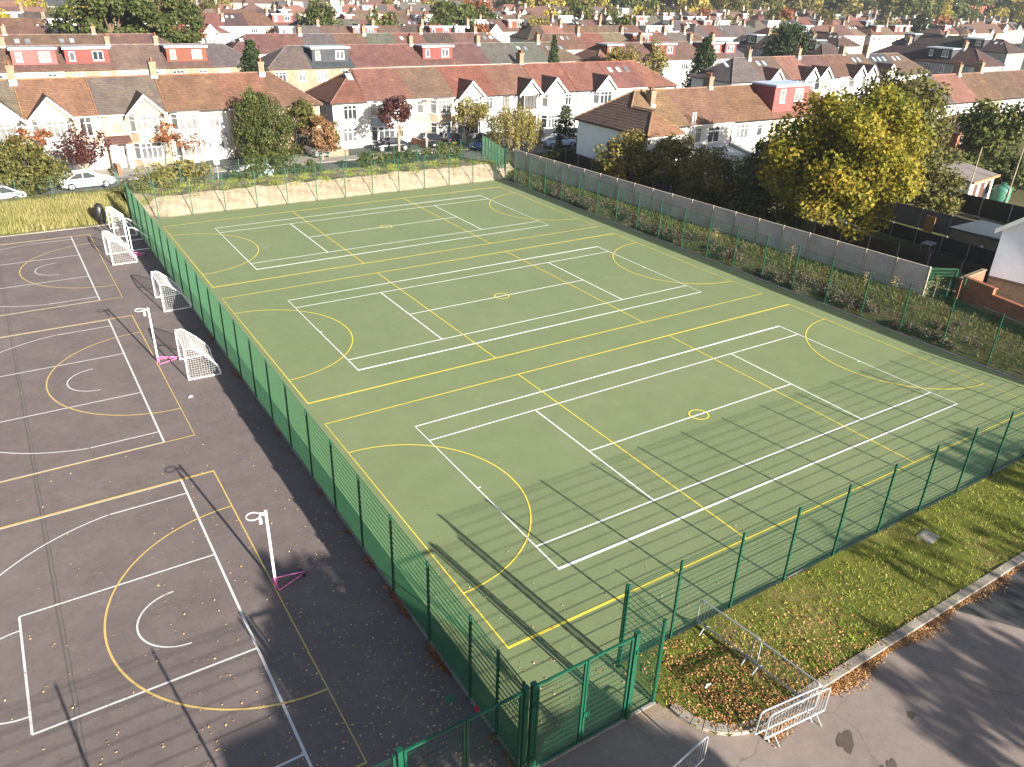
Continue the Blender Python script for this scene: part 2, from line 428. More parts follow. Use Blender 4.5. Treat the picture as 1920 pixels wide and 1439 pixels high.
# strip between the east fence and the timber fence
def xfence(y): return 31.44+(34.76-31.44)*(52.2-y)/(52.2-9.16)
def zstrip(x, y):
    if x < 29.31: return -.03
    u = min(1., (x-29.31)/1.6); return .06+.52*u**.8+.07*wob(x*2, y*1.2)*u
dark = m_ground('bramble bank soil', [(.33,(.032,.038,.012)),(.46,(.058,.060,.020)),(.57,(.095,.074,.040)),(.70,(.22,.17,.115))], .6, 3.)
terrain('bank_strip', 29.31, 44, -12, 52.4, 34, 130, zstrip, dark, lambda x, y: x < xfence(y)+.4 or (y < 9.2 and x < 36.5))
# west grass strip beyond the playground
def zleft(x, y): return min(.55, max(-.03, (y-50.35)*.10))+.05*wob(x*1.2, y)
terrain('west_grass_bank', -40, -4.85, 50.3, 60.2, 90, 26, zleft, turf)
b = MB(); b.box(-60, -5.4, 50.32, 50.46, -.05, .05); struct(b.build('playground_edging', mt['kerb']))
# the street in front of the terraces
sheet('road', rect(-80, 260, 60.1, 65.3), .012, mt['road'])
b = MB(); b.box(-80, 260, 65.3, 65.44, -.05, .11); struct(b.build('street_kerb', mt['kerb']))
b = MB(); b.box(-80, 260, 65.44, 67.3, -.05, .10); struct(b.build('pavement', mt['paving']))
for y0 in (117.5, 170.5, 223.5, 272.5): sheet('road', rect(-80, 520, y0, y0+7), .0, mt['road'])
# ------------------------------------------------------------------ mesh fences and gates
def wire_panel(w, h, low=True, z0=.05, pitch=.05):
    b = MB(); r = .0023 if low == 2 else .0036 if low else .0015; hr = .0034 if low == 2 else .0052 if low else .0028
    n = max(1, round(w/pitch))
    for i in range(n+1):
        x = w*i/n
        b.box(x-r, x+r, -r, r, z0, h)
    zs = []
    z = z0+.03
    while z < h-.02:
        zs.append(z); z += .066 if (low == 1 and z < 1.2) else .2
    zs.append(h-.03)
    for z in zs:
        for y in (-.0085, .0085): b.box(0, w, y-hr, y+hr, z-hr, z+hr)
    return b.mesh('mesh panel', mt['sunlitWire'] if low == 1 else mt['greenwire'])
_panels = {}
def panel(w, h, low=True, pitch=.05):
    k = (round(w, 2), h, low, pitch)
    if k not in _panels: _panels[k] = wire_panel(k[0], h, low, .05, pitch)
    return _panels[k]
def post_mesh(h, r=.03, clips=True):
    b = MB(); b.box(-r, r, -r, r, -.1, h+.02); b.box(-r-.006, r+.006, -r-.006, r+.006, h+.02, h+.045)
    if clips:
        z = .15
        while z < h-.05: b.box(-r-.012, r+.012, -r-.018, -r, z, z+.05); z += .2
    b.box(-r-.05, r+.05, -r-.05, r+.05, -.1, .012)
    return b.mesh('post', mt['green'])
POST, POST2, POSTS = post_mesh(3.), post_mesh(2.), post_mesh(3.05, .05, False)
def mesh_fence(label, p0, p1, stops, h=3., post=None, low=False, group='green mesh fences round the courts', pitch=.05, side=-1):
    p0, p1 = Vector(p0), Vector(p1); d = p1-p0; a = math.atan2(d.y, d.x)
    t = thing('mesh_fence', label, 'fence', (p0.x, p0.y, p0.z), a, group)
    for s in stops: put('post', post or POST, t, (s, .035*side, 0))
    for s0, s1 in zip(stops, stops[1:]): put('mesh_panel', panel(s1-s0-.02, h, low, pitch), t, (s0+.01, 0, 0))
    return t
ys = [-5.70, -4.55, -3.16, -.72]+[-.72+2.53*i for i in range(1, 21)]+[50.5]
mesh_fence('tall green mesh fence between the grey playground and the green court', (-5.22,-5.70,0), (-5.22,50.5,0), [y+5.70 for y in ys], low=True, side=1)
xs = [-.93, 1.05]+[3.60+2.54*i for i in range(0, 11)]
mesh_fence('tall green mesh fence along the grass verge and kerb', (-.93,-4.33,0), (29.3,-4.33,0), [x+.93 for x in xs])
xs = [2.0+2.62*i for i in range(0, 13)]
mesh_fence('tall green mesh fence in front of the bare sandy bank', (-5.2,50.55,0), (29.3,50.55,0), [.05]+[x for x in xs]+[34.5], side=-1)
ysr = [-4.33]+[-.95+2.62*i for i in range(0, 20)]+[50.5]
mesh_fence('tall green mesh fence below the bramble bank and timber fence', (29.3,-4.33,0), (29.3,50.5,0), [y+4.33 for y in ysr], low=2, side=-1)
# short return at the gate, and its end panel
mesh_fence('short return of green mesh fence where the leafy verge meets the gate', (-.93,-5.88,0), (-.93,-4.33,0), [0, 1.55], side=1)
mesh_fence('narrow green mesh panel right of the tall gate by bare soil', (-1.9,-5.90,0), (-.93,-5.90,0), [.06, .92], side=1)
# street side fences
xs = [2.6*i for i in range(0, 16)]
mesh_fence('low green mesh fence between the grassy bank top and the street', (-4.8,58.6,.45), (31.3,58.6,.45), [2.58*i for i in range(0, 15)], 2., POST2, False, 'green mesh fences along the street', .1)
mesh_fence('low green mesh fence behind the tall dry grass by the parked white car', (-40,57.6,.45), (-4.8,57.6,.45), [2.514*i for i in range(0, 15)], 2., POST2, False, 'green mesh fences along the street', .1)
mesh_fence('green mesh fence closing the corner beside the end of the timber fence', (29.4,50.8,.9), (31.3,58.4,.55), [0, 1.1, 2.2, 3.3, 4.4, 5.5, 6.6, 7.8], 2., POST2, True, 'green mesh fences along the street')
mesh_fence('green mesh panel between the timber fence end and the brick wall', (34.9,9.0,.35), (36.3,8.1,.35), [0, 1.66], 2.1, POST2, True, None)
mesh_fence('green railing panel leaning against the end of the red brick wall', (36.3,8.1,.35), (35.5,7.0,.35), [0, 1.36], 2.0, POST2, False, None, .12)

def gate(label, x0, x1, y, h, handle=True):
    t = thing('double_gate', label, 'gate', (x0, y, 0)); w = x1-x0
    for xx in (0, w):
        b = MB(); b.box(-.06, .06, -.06, .06, -.1, h+.06); b.box(-.07, .07, -.07, .07, h+.06, h+.09)
        b.box(-.02, .02, -.1, -.06, .5, .62); b.box(-.02, .02, -.1, -.06, h-.6, h-.48)
        b.build('gate_post', mt['green'], t, (xx, 0, 0))
    for k, (a, c) in enumerate(((.10, w/2-.015), (w/2+.015, w-.10))):
        b = MB(); r = .03
        b.box(a, a+2*r, -r, r, .08, h); b.box(c-2*r, c, -r, r, .08, h)
        for z in (.08, h-2*r): b.box(a+2*r, c-2*r, -r, r, z, z+2*r)
        lf = b.build('gate_leaf', mt['green'], t)
        put('mesh_infill', panel(c-a-4*r, h-.2, False), lf, (a+2*r, 0, .05))
        if k and handle:
            b = MB(); b.box(a-.02, a+.16, -.075, -.031, 1.05, 1.20); b.tube([(a+.12,-.09,1.0),(a+.12,-.09,1.25)], .015); b.box(a+.10,a+.14,-.09,-.07,1.1,1.14)
            b.build('lock', mt['green'], lf)
    return t
gate('tall green double gate opening onto the court', -5.10, -1.95, -5.90, 3.02)
gate('tall green double gate opening onto the playground', -8.55, -5.32, -5.90, 3.02, False)
mesh_fence('green mesh fence running left from the playground gate', (-21.2,-5.90,0), (-8.68,-5.90,0), [0, 2.5, 5., 7.5, 10., 12.5])

# ------------------------------------------------------------------ timber fence on the east side
P0, P1 = Vector((31.42,52.35,0)), Vector((34.80,9.05,0)); d = P1-P0; Lf = d.length
tf = thing('timber_fence', 'long grey timber panel fence with concrete posts below the garden trees', 'fence', (P0.x,P0.y,.42), math.atan2(d.y, d.x))
nb = 20; bw = Lf/nb
pb = MB()
for k in range(10):
    z = .26+k*.175
    pb.hexa([(.06,-.012,z),(bw-.06,-.012,z),(bw-.06,.020,z),(.06,.020,z),(.06,-.030,z+.182),(bw-.06,-.030,z+.182),(bw-.06,-.002,z+.182),(.06,-.002,z+.182)])
for xx in (bw/2,): pb.box(xx-.025, xx+.025, .022, .05, .26, 2.0)
PAN = pb.mesh('timber panel', mt['wood'])
gbm = MB(); gbm.box(.06, bw-.06, -.025, .025, -.35, .258); GRAV = gbm.mesh('gravel board', mt['concrete'])
cb = MB(); cb.box(.05, bw-.05, -.05, .05, 2.02, 2.065); CAPM = cb.mesh('capping', mt['wood'])
pm = MB(); pm.box(-.06, .06, -.10, .06, -.5, 2.06); pm.box(-.05,.05,-.09,.055,2.06,2.09); CPOST = pm.mesh('concrete post', mt['concretedark'])
rt = random.Random(5)
for i in range(nb):
    c = .92+rt.random()*.2
    put('panel', PAN, tf, (i*bw, 0, 0), 0, (.45*c,.392*c,.375*c)); put('gravel_board', GRAV, tf, (i*bw, 0, 0)); put('capping', CAPM, tf, (i*bw, 0, 0), 0, (.42*c,.355*c,.30*c))
for i in range(nb+1): put('concrete_post', CPOST if i < nb else CPOST, tf, (i*bw, 0, 0))

# ------------------------------------------------------------------ goals, netball posts, barriers
def goal_proto():
    w, h, dp, tp = 2.55, 1.66, 1.5, .38
    t = thing('goal', 'x', 'goal', (0,0,0)); r = .036
    b = MB(); b.tube([(0,0,0.02),(0,0,h),(0,w,h),(0,w,.02)], r, 8); b.build('mouth_frame', mt['whitemetal'], t)
    for y in (0, w):
        b = MB()
        b.tube([(0,y,h-.01),(tp*.7,y,h-.01),(tp,y,h-.05),(dp*.62,y,h*.66),(dp-.08,y,h*.30),(dp,y,.22),(dp,y,.02)], .026, 6)
        b.tube([(.0,y,.03),(dp,y,.03)], .028, 6); b.build('side_frame', mt['whitemetal'], t)
    b = MB(); b.tube([(dp,0,.03),(dp,w,.03)], .028, 6); b.build('back_bar', mt['whitemetal'], t)
    # net: hangs from the frame as crossing cords
    prof = [(0.02,h-.03),(tp,h-.07),(dp*.62,h*.64),(dp-.1,h*.29),(dp-.02,.2),(dp-.03,.05)]
    pts = []
    for (x0,z0),(x1,z1) in zip(prof, prof[1:]):
        n = max(1, int(math.hypot(x1-x0, z1-z0)/.11)); pts += [(x0+(x1-x0)*i/n, z0+(z1-z0)*i/n) for i in range(n)]
    pts.append(prof[-1]); nb_ = MB(); rr = .003; ny = 22
    sag = lambda i, y: .07*math.sin(math.pi*y/w)*math.sin(math.pi*i/len(pts))
    for j in range(ny+1):
        y = w*j/ny; nb_.tube([(x-sag(i,y)*.5, y, max(.02, z-sag(i,y))) for i, (x, z) in enumerate(pts)], rr, 4, cap=False)
    for i, (x, z) in enumerate(pts): nb_.tube([(x-sag(i,w*j/8)*.5, w*j/8, max(.02, z-sag(i,w*j/8))) for j in range(9)], rr, 4, cap=False)
    def ztop(x):
        for (x0,z0),(x1,z1) in zip(prof, prof[1:]):
            if x0 <= x <= x1: return z0+(z1-z0)*(x-x0)/max(1e-6, x1-x0)
        return .1
    for y in (0, w):
        x = .1
        while x < dp: nb_.tube([(x,y,.04),(x,y,ztop(x))], rr, 4, cap=False); x += .115
        z = .12
        while z < h:
            xe = max([x for x, zz in pts if zz >= z] or [.1]); nb_.tube([(0,y,z),(xe,y,z)], rr, 4, cap=False); z += .115
    nb_.build('net', mt['net'], t); return t
gp = goal_proto(); gl = 'white portable goals along the playground fence'
def place_goal(x, y, rz, label, first=False, net=True):
    g_ = gp if first else dup(gp, (x,y,0), rz)
    g_.location = (x,y,0); g_.rotation_euler = (0,0,rz); g_['label'] = label; g_['group'] = gl
    if not net:
        for c in list(g_.children):
            if c.name.startswith('net'): bpy.data.objects.remove(c)
place_goal(-7.53, 20.35, R(-3), 'white netted goal on the playground, nearest to the camera, beside fallen leaves', True)
place_goal(-6.78, 29.95, R(0), 'white netted goal standing alone in the middle of the row of goals')
place_goal(-8.05, 40.05, R(1), 'white netted goal pulled out in front of the far group of goals')
place_goal(-6.42, 42.75, R(-1), 'white goal frame without a net beside the fence, in the far group', net=False)
place_goal(-6.95, 46.6, R(0), 'white netted goal by the black sack at the far grass edge')

def netball_proto():
    t = thing('netball_post', 'x', 'netball post', (0,0,0)); H_ = 2.95
    b = MB(); b.tube([(0,0,0.05),(0,0,H_)], .043, 10); b.tube([(0,0,H_),(0,0,H_+.03)], .048, 10); b.build('pole', mt['whitemetal'], t)
    b = MB(); b.tube([(-.02,0,H_-.06),(-.20,.05,H_-.02)], .018, 6); b.tube([(-.02,0,H_-.12),(-.20,-.05,H_-.02)], .018, 6)
    b.build('bracket', mt['whitemetal'], t)
    b = MB(); b.tube([(-.40+.20*math.cos(a),.20*math.sin(a),H_-.02) for a in np.linspace(0, 2*math.pi, 24, endpoint=False)], .017, 6, closed=True)
    rg = b.build('ring', mt['whitemetal'], t)
    b = MB(); b.tube([(-.20,-.02,H_-.04),(-.205,-.03,H_-.2),(-.20,-.03,H_-.34)], [.02,.045,.06], 6); b.build('net_remnant', mt['net'], rg)
    b = MB(); r = .022
    b.tube([(0,-.32,.05),(0,.34,.05)], r, 6); b.tube([(0,-.32,.05),(.95,-.02,.06)], r, 6); b.tube([(0,.34,.05),(.95,.08,.06)], r, 6)
    b.tube([(0.02,0,.32),(.92,.03,.10)], r, 6); b.tube([(0,0,.0),(0,0,.36)], .055, 8); b.tube([(.9,-.08,.05),(1.0,.03,.07),(.9,.14,.05)], r, 6)
    b.build('base_frame', mt['pink'], t)
    for yy in (-.1,.14): b = MB(); b.tube([(.93,yy-.03,.05),(.93,yy+.03,.05)], .06, 10); b.build('wheel', mt['black'], t)
    return t
npst = netball_proto(); ng = 'netball posts on the playground'
for i, (x, y, rz, lb) in enumerate(((-8.42, 4.0, R(4), 'white netball post on a pink base near the shadowed foreground tarmac'),
        (-8.40, 23.1, R(0), 'white netball post on a pink base just left of the nearest netted goal'),
        (-6.75, 41.45, R(3), 'white netball post on a pink base among the far goals'))):
    o = npst if i == 0 else dup(npst, (0,0,0), 0)
    o.location = (x,y,0); o.rotation_euler = (0,0,rz); o['label'] = lb; o['group'] = ng

def barrier_proto():
    L_, H_ = 2.15, 1.08; t = thing('crowd_barrier', 'x', 'barrier', (0,0,0)); r = .025; z0 = .2
    fr = []
    for cx, cz, a0 in ((L_-.12, z0+.02, -90), (L_-.12, H_-.12, 0), (.12, H_-.12, 90), (.12, z0+.02, 180)):
        for k in range(5):
            a = R(a0+90*k/4); rr = .12 if cz > .5 else .02
            fr.append((cx+(rr if cz > .5 else .12)*math.cos(a), 0, cz+rr*math.sin(a)))
    b = MB(); b.tube(fr, r, 7, closed=True); b.build('frame', mt['steel'], t)
    b = MB()
    for i in range(1, 19): b.tube([(L_*i/19,0,z0),(L_*i/19,0,H_-.01)], .009, 5, cap=False)
    b.build('bars', mt['steel'], t)
    for x in (.32, L_-.32):
        b = MB(); b.tube([(x,-.02,z0+.02),(x,-.27,.02)], .016, 6); b.tube([(x,.02,z0+.02),(x,.27,.02)], .016, 6); b.tube([(x,-.05,z0),(x,.05,z0)], .02, 6); b.build('foot', mt['steel'], t)
    return t
bp0 = barrier_proto(); bg = 'galvanised crowd barriers'
for i, (x0, y0, x1, y1, z, lb) in enumerate(((2.08,-4.42,2.36,-6.42,.09,'grey steel barrier on the leafy verge reaching the court fence'),
        (2.30,-6.35,2.50,-8.35,.10,'grey steel barrier on the verge running out over the kerb'),
        (.50,-8.18,2.56,-8.42,.02,'grey steel barrier leaning behind another one beside the kerb'),
        (.62,-8.42,2.72,-8.62,.0,'grey steel barrier in front of its twin on the car park by the kerb'),
        (-3.30,-8.35,-1.20,-8.02,.0,'grey steel barrier standing alone on the car park before the gates'))):
    o = bp0 if i == 0 else dup(bp0, (0,0,0), 0)
    o.location = (x0,y0,z); o.rotation_euler = (R(3) if i == 2 else 0,0,math.atan2(y1-y0, x1-x0)); o['label'] = lb; o['group'] = bg
o = dup(bp0, (-5.55,-7.55,0), R(-25), 1, 'grey steel barrier right against the post between the two gates', bg)

# small things lying about
b = MB(); b.prism([(.16*math.cos(a),.16*math.sin(a)) for a in np.linspace(0, 2*math.pi, 20, endpoint=False)], 0, .014)
for k in range(4): b.box(-.1, .1, -.085+.05*k, -.065+.05*k, .014, .019)
tag(b.build('drain_cover', plain('faded green cover', (.06,.17,.10), .7), None, (-5.72,-2.9,0)), 'small round green cover on the dark tarmac by the fence', 'drain cover')
b = MB(); b.box(-.34,.34,-.28,.28,-.02,.02); b.box(-.28,.28,-.22,.22,.02,.034)
tag(b.build('inspection_cover', mt['concrete'], None, (12.6,-5.5,.10), R(8)), 'square grey concrete inspection cover in the grass verge', 'drain cover')
b = MB(); b.tube([(0,0,0),(0,0,.07),(0,0,.09)], [.07,.06,.03], 10); b.tube([(.05,.03,0),(.1,.05,.05),(.14,.1,.07)], [.02,.03,.012], 6)
tag(b.build('red_cap', mt['red'], None, (-5.30,-3.62,.04)), 'small red plastic cap at the foot of the fence', 'cap')
b = MB(); b.tube([(0,0,.0),(.12,.04,.02),(.24,.03,.0)], [.025,.035,.02], 6)
tag(b.build('paper_litter', mt['net'], None, (.55,-6.35,.13)), 'white scrap of litter lying on the leafy verge', 'litter')
b = MB(); b.tube([(0,0,.0),(.1,.06,.03),(.2,.03,.0)], [.03,.05,.02], 6)
tag(b.build('paper_litter', mt['net'], None, (-7.95,18.5,.02)), 'white scrap of litter on the tarmac near the nearest goal', 'litter')
b = MB()
for k, (rr, z) in enumerate(((.30,0),(.36,.3),(.40,.65),(.40,.95),(.36,1.2),(.26,1.42),(.1,1.56))):
    ring = [((rr+.02*math.sin(a*5+k))*math.cos(a), (rr+.02*math.cos(a*7))*math.sin(a), z) for a in np.linspace(0, 2*math.pi, 14, endpoint=False)]
    if k == 0: b.v += ring
    else:
        o0 = len(b.v)-14; b.v += ring
        for j in range(14): b.f.append((o0+j, o0+(j+1) % 14, o0+14+(j+1) % 14, o0+14+j)); b.m.append(0)
b.f.append(tuple(range(len(b.v)-14, len(b.v)))); b.m.append(0)
tag(b.build('black_sack', mt['black'], None, (-7.3,50.9,.04), smooth=True), 'tall bulging black sack standing at the far edge of the playground', 'sack')
# ------------------------------------------------------------------ terraced houses
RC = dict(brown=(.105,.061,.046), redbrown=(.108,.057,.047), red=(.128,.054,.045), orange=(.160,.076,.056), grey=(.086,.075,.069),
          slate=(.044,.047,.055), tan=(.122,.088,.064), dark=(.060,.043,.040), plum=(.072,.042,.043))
RC = {k_: tuple(.88*c_+.12*sum(v_)/3 for c_ in v_) for k_, v_ in RC.items()}
RW = dict(brown='brown', redbrown='reddish brown', red='red', orange='orange', grey='grey brown', slate='dark slate', tan='pale brown', dark='dark brown', plum='purplish')
WC = dict(white=(.56,.55,.53), cream=(.46,.385,.285), tan=(.36,.262,.18), bluegrey=(.30,.32,.36), grey=(.30,.29,.29), pink=(.42,.28,.23), brick=(.3,.22,.13))
_wm = {}
def window_meshes(w, h, n, tr=True):
    k = (round(w,2), round(h,2), n, tr)
    if k not in _wm:
        b = MB(); f = .07
        b.box(0, w, -.05, .02, 0, f); b.box(0, w, -.05, .02, h-f, h); b.box(-.05, w+.05, -.12, .0, -.06, -.002)
        for i in range(n+1):
            x = i*(w-f)/n; b.box(x, x+f, -.048, .018, f, h-f)
        if tr:
            for i in range(n):
                x = i*(w-f)/n+f; b.box(x, x+(w-f)/n-f, -.046, .016, h*.70, h*.70+f*.8)
        p = MB(); p.face([(.01,-.012,.01),(w-.01,-.012,.01),(w-.01,-.012,h-.01),(.01,-.012,h-.01)])
        _wm[k] = (b.mesh('window', mt['tint']), p.mesh('pane', mt['glass']))
    return _wm[k]
wr = random.Random(21)
PANES = [(.10,.105,.11), (.17,.17,.165), (.03,.035,.04), (.22,.215,.205), (.06,.065,.07), (.15,.15,.155)]
def window(root, x, z, w, h, n=2, y=-.004, rz=0, col=(.66,.66,.64), tr=True, glass=None):
    fm, pm_ = window_meshes(w, h, n, tr)
    o = put('window', fm, root, (x, y, z), rz, col); put('pane', pm_, o, (0,0,0), 0, glass or wr.choice(PANES)); return o
def slab_roof(root, w, d, eave, rise, hl, hr, col, ov=.32, th=.14, x0=0., name='roof', y0=0.):
    """gable or hipped roof with real thickness; eaves at y0 and y0+d"""
    b = MB(); k = rise/(d/2); ez = eave-ov*k; L = (x0-(ov if hl else -.0), x0+w+(ov if hr else 0)); yc = y0+d/2
    rx = (x0+d/2 if hl else L[0], x0+w-d/2 if hr else L[1])
    for s, dz in ((1, 0), (-1, -th)):
        A = (L[0],y0-ov,ez+dz); B = (L[1],y0-ov,ez+dz); C_ = (L[1],y0+d+ov,ez+dz); D = (L[0],y0+d+ov,ez+dz)
        E1 = (rx[0],yc,eave+rise+dz); E2 = (rx[1],yc,eave+rise+dz)
        fs = [[A,B,E2,E1],[C_,D,E1,E2]]
        if hl: fs.append([D,A,E1])
        if hr: fs.append([B,C_,E2])
        for q in fs: b.face(q if s > 0 else q[::-1])
        if s > 0: top = (A,B,C_,D,E1,E2)
        else:
            bot = (A,B,C_,D,E1,E2)
            def rim(i, j): b.face([bot[i], bot[j], top[j], top[i]])
            rim(0,1); rim(2,3)
            if hl: rim(3,0)
            else: rim(4,0); rim(3,4)
            if hr: rim(1,2)
            else: rim(1,5); rim(5,2)
    return b.build(name, mt['roof'], root, col=col)
def roofz(y, d, eave, rise): return eave+min(y, d-y)*rise/(d/2)
def chimney(root, x, y, zb, zt, w=.95, t=.6, pots=3):
    b = MB(); b.box(x-t/2, x+t/2, y-w/2, y+w/2, zb, zt-.25); b.box(x-t/2-.05, x+t/2+.05, y-w/2-.05, y+w/2+.05, zt-.25, zt)
    o = b.build('chimney', mt['chim'], root)
    b = MB()
    for i in range(pots):
        yy = y-w/2+w*(i+.5)/pots; b.tube([(x,yy,zt),(x,yy,zt+.38)], [.11,.085], 7)
    b.build('chimney_pot', mt['pot'], o)
    b = MB(); b.box(x-t/2-.03, x+t/2+.03, y-w/2-.12, y+w/2+.12, zb+.05, zb+.75); b.build('flashing', mt['lead'], o)
    return o
def bay(root, xc, bw, eave, wall, style, roofcol, lights, wcol, proj=.85, low=True, gablecol=None, darkside=None, frame=(.66,.66,.64)):
    c = .55; x0, x1 = xc-bw/2, xc+bw/2
    poly = [(x0,.0),(x0+c,-proj),(x1-c,-proj),(x1,.0)]
    b = MB(); top = eave-.12 if style == 'gable' else eave-.28; b.prism(poly, 0, top); b.build('bay', mt['plaster'], root, col=wall)
    lev = [(3.35, 1.55)] + ([(.75, 1.6)] if low else [])
    a = math.atan2(proj, c); sl = math.hypot(c, proj)
    for z, h in lev:
        window(root, x0+c+.03, z, bw-2*c-.06, h, lights, -proj-.004, col=frame)
        window(root, x0+.06*math.cos(a), z, sl-.12, h, 1, -.06*math.sin(a)-.004, -a, col=frame)
        window(root, x1-c+.06*math.cos(a), z, sl-.12, h, 1, -proj+.06*math.sin(a)-.004, a, col=frame)
    if style == 'gable':
        gw = bw+.7; ap = eave-.25+gw/2*.98; g0, g1 = xc-gw/2, xc+gw/2; yf = -proj-.32; zb = eave-.25
        b = MB(); b.hexa([(g0+.2,yf+.3,zb),(g1-.2,yf+.3,zb),(g1-.2,2.5,zb),(g0+.2,2.5,zb),(xc-.03,yf+.3,ap-.22),(xc+.03,yf+.3,ap-.22),(xc+.03,2.5,ap-.22),(xc-.03,2.5,ap-.22)])
        gb_ = b.build('gable', mt['plaster'], root, col=gablecol or wall)
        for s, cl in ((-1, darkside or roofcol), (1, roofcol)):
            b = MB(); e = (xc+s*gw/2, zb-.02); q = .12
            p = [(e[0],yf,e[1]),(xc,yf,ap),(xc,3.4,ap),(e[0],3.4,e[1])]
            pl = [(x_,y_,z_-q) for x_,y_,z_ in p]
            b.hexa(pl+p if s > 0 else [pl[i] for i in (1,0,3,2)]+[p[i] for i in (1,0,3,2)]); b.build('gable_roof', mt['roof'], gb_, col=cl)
            b = MB(); tk = .24
            p = [(e[0]+s*.02,yf-.04,e[1]-.04),(xc,yf-.04,ap+.02),(xc,yf-.04,ap-tk*1.35),(e[0]-s*.0,yf-.04,e[1]-tk-.06)]
            p2 = [(x_,y_+.038,z_) for x_,y_,z_ in p]
            b.hexa(p+p2); b.build('bargeboard', mt['tint'], gb_, col=(.82,.81,.78))
    else:
        b = MB(); o = .12; pp = [(x0-o,.0),(x0+c-o*.5,-proj-o),(x1-c+o*.5,-proj-o),(x1+o,.0)]; b.prism(pp, eave-.275, eave-.16); b.build('bay_roof', mt['felt'], root, col=(.16,.15,.15))
def dormer(root, x0, x1, d, eave, rise, col, wins, zt=None, yf=.9, face='hung', trim=(.82,.82,.80), felt=(.22,.225,.235)):
    zt = zt or eave+rise-.06; zb = roofz(yf, d, eave, rise)-.25; yb = d/2-.05
    b = MB(); b.hexa([(x0,yf,zb),(x1,yf,zb),(x1,yb,zb+.2),(x0,yb,zb+.2),(x0,yf,zt-.12),(x1,yf,zt-.12),(x1,yb,zt-.12),(x0,yb,zt-.12)])
    o = b.build('dormer', mt[face], root, col=col)
    b = MB(); b.box(x0-.18, x1+.18, yf-.25, yb+.1, zt-.115, zt+.06); b.build('flat_roof', mt['felt'], o, col=felt)
    b = MB(); b.box(x0-.2, x1+.2, yf-.28, yf-.253, zt-.16, zt+.08); b.build('fascia', mt['tint'], o, col=trim)
    for wx, ww, wh, n in wins:
        fm, pm_ = window_meshes(ww, wh, n, False)
        wo = put('window', fm, o, (x0+wx, yf-.004, zt-.45-wh), 0, (.82,.82,.80)); wb = wr.choice(PANES[:5])
        bb = MB(); bb.face([(.01,-.014,.01),(ww-.01,-.014,.01),(ww-.01,-.014,wh-.01),(.01,-.014,wh-.01)])
        put('window', pm_, o, (x0+wx, yf-.006, zt-.45-wh), 0, wb)
    return o
def skylight(root, x, t, d, eave, rise, w=.75, h=1.1, col=(.30,.36,.42)):
    k = rise/(d/2); s = math.hypot(1, k); y0 = t*d/2; dy = h/s
    def P(x_, y_, o): return (x_, y_-o*k/s, eave+y_*k+o/s)
    b = MB()
    b.hexa([P(x,y0,-.02),P(x+w,y0,-.02),P(x+w,y0+dy,-.02),P(x,y0+dy,-.02),P(x,y0,.07),P(x+w,y0,.07),P(x+w,y0+dy,.07),P(x,y0+dy,.07)])
    o = b.build('skylight', mt['tint'], root, col=(.12,.12,.13))
    b = MB(); b.face([P(x+.08,y0+.06,.078),P(x+w-.08,y0+.06,.078),P(x+w-.08,y0+dy-.06,.078),P(x+.08,y0+dy-.06,.078)]); b.build('pane', mt['glass'], o, col=col)
def door(root, x, w=.95, h=2.1, col=(.8,.8,.78), y=-.004, arch=False):
    b = MB(); b.box(0, w, -.05, .02, 0, h); b.box(-.1, -.002, -.08, .03, 0, h+.1); b.box(w+.002, w+.1, -.08, .03, 0, h+.1); b.box(-.1, w+.1, -.08, .03, h+.102, h+.22)
    if arch: b.prism([(w/2+.62*math.cos(a), -.03) for a in (0,)]+[(w/2, .0), (w/2-.1,.02)], h+.22, h+.5)
    o = b.build('door', mt['tint'], root, (x, y, .0), col=col)
    b = MB(); b.face([(w*.25,-.056,h*.55),(w*.42,-.056,h*.55),(w*.42,-.056,h*.85),(w*.25,-.056,h*.85)]); b.face([(w*.58,-.056,h*.55),(w*.75,-.056,h*.55),(w*.75,-.056,h*.85),(w*.58,-.056,h*.85)])
    b.build('pane', mt['glass'], o, col=(.1,.1,.11))
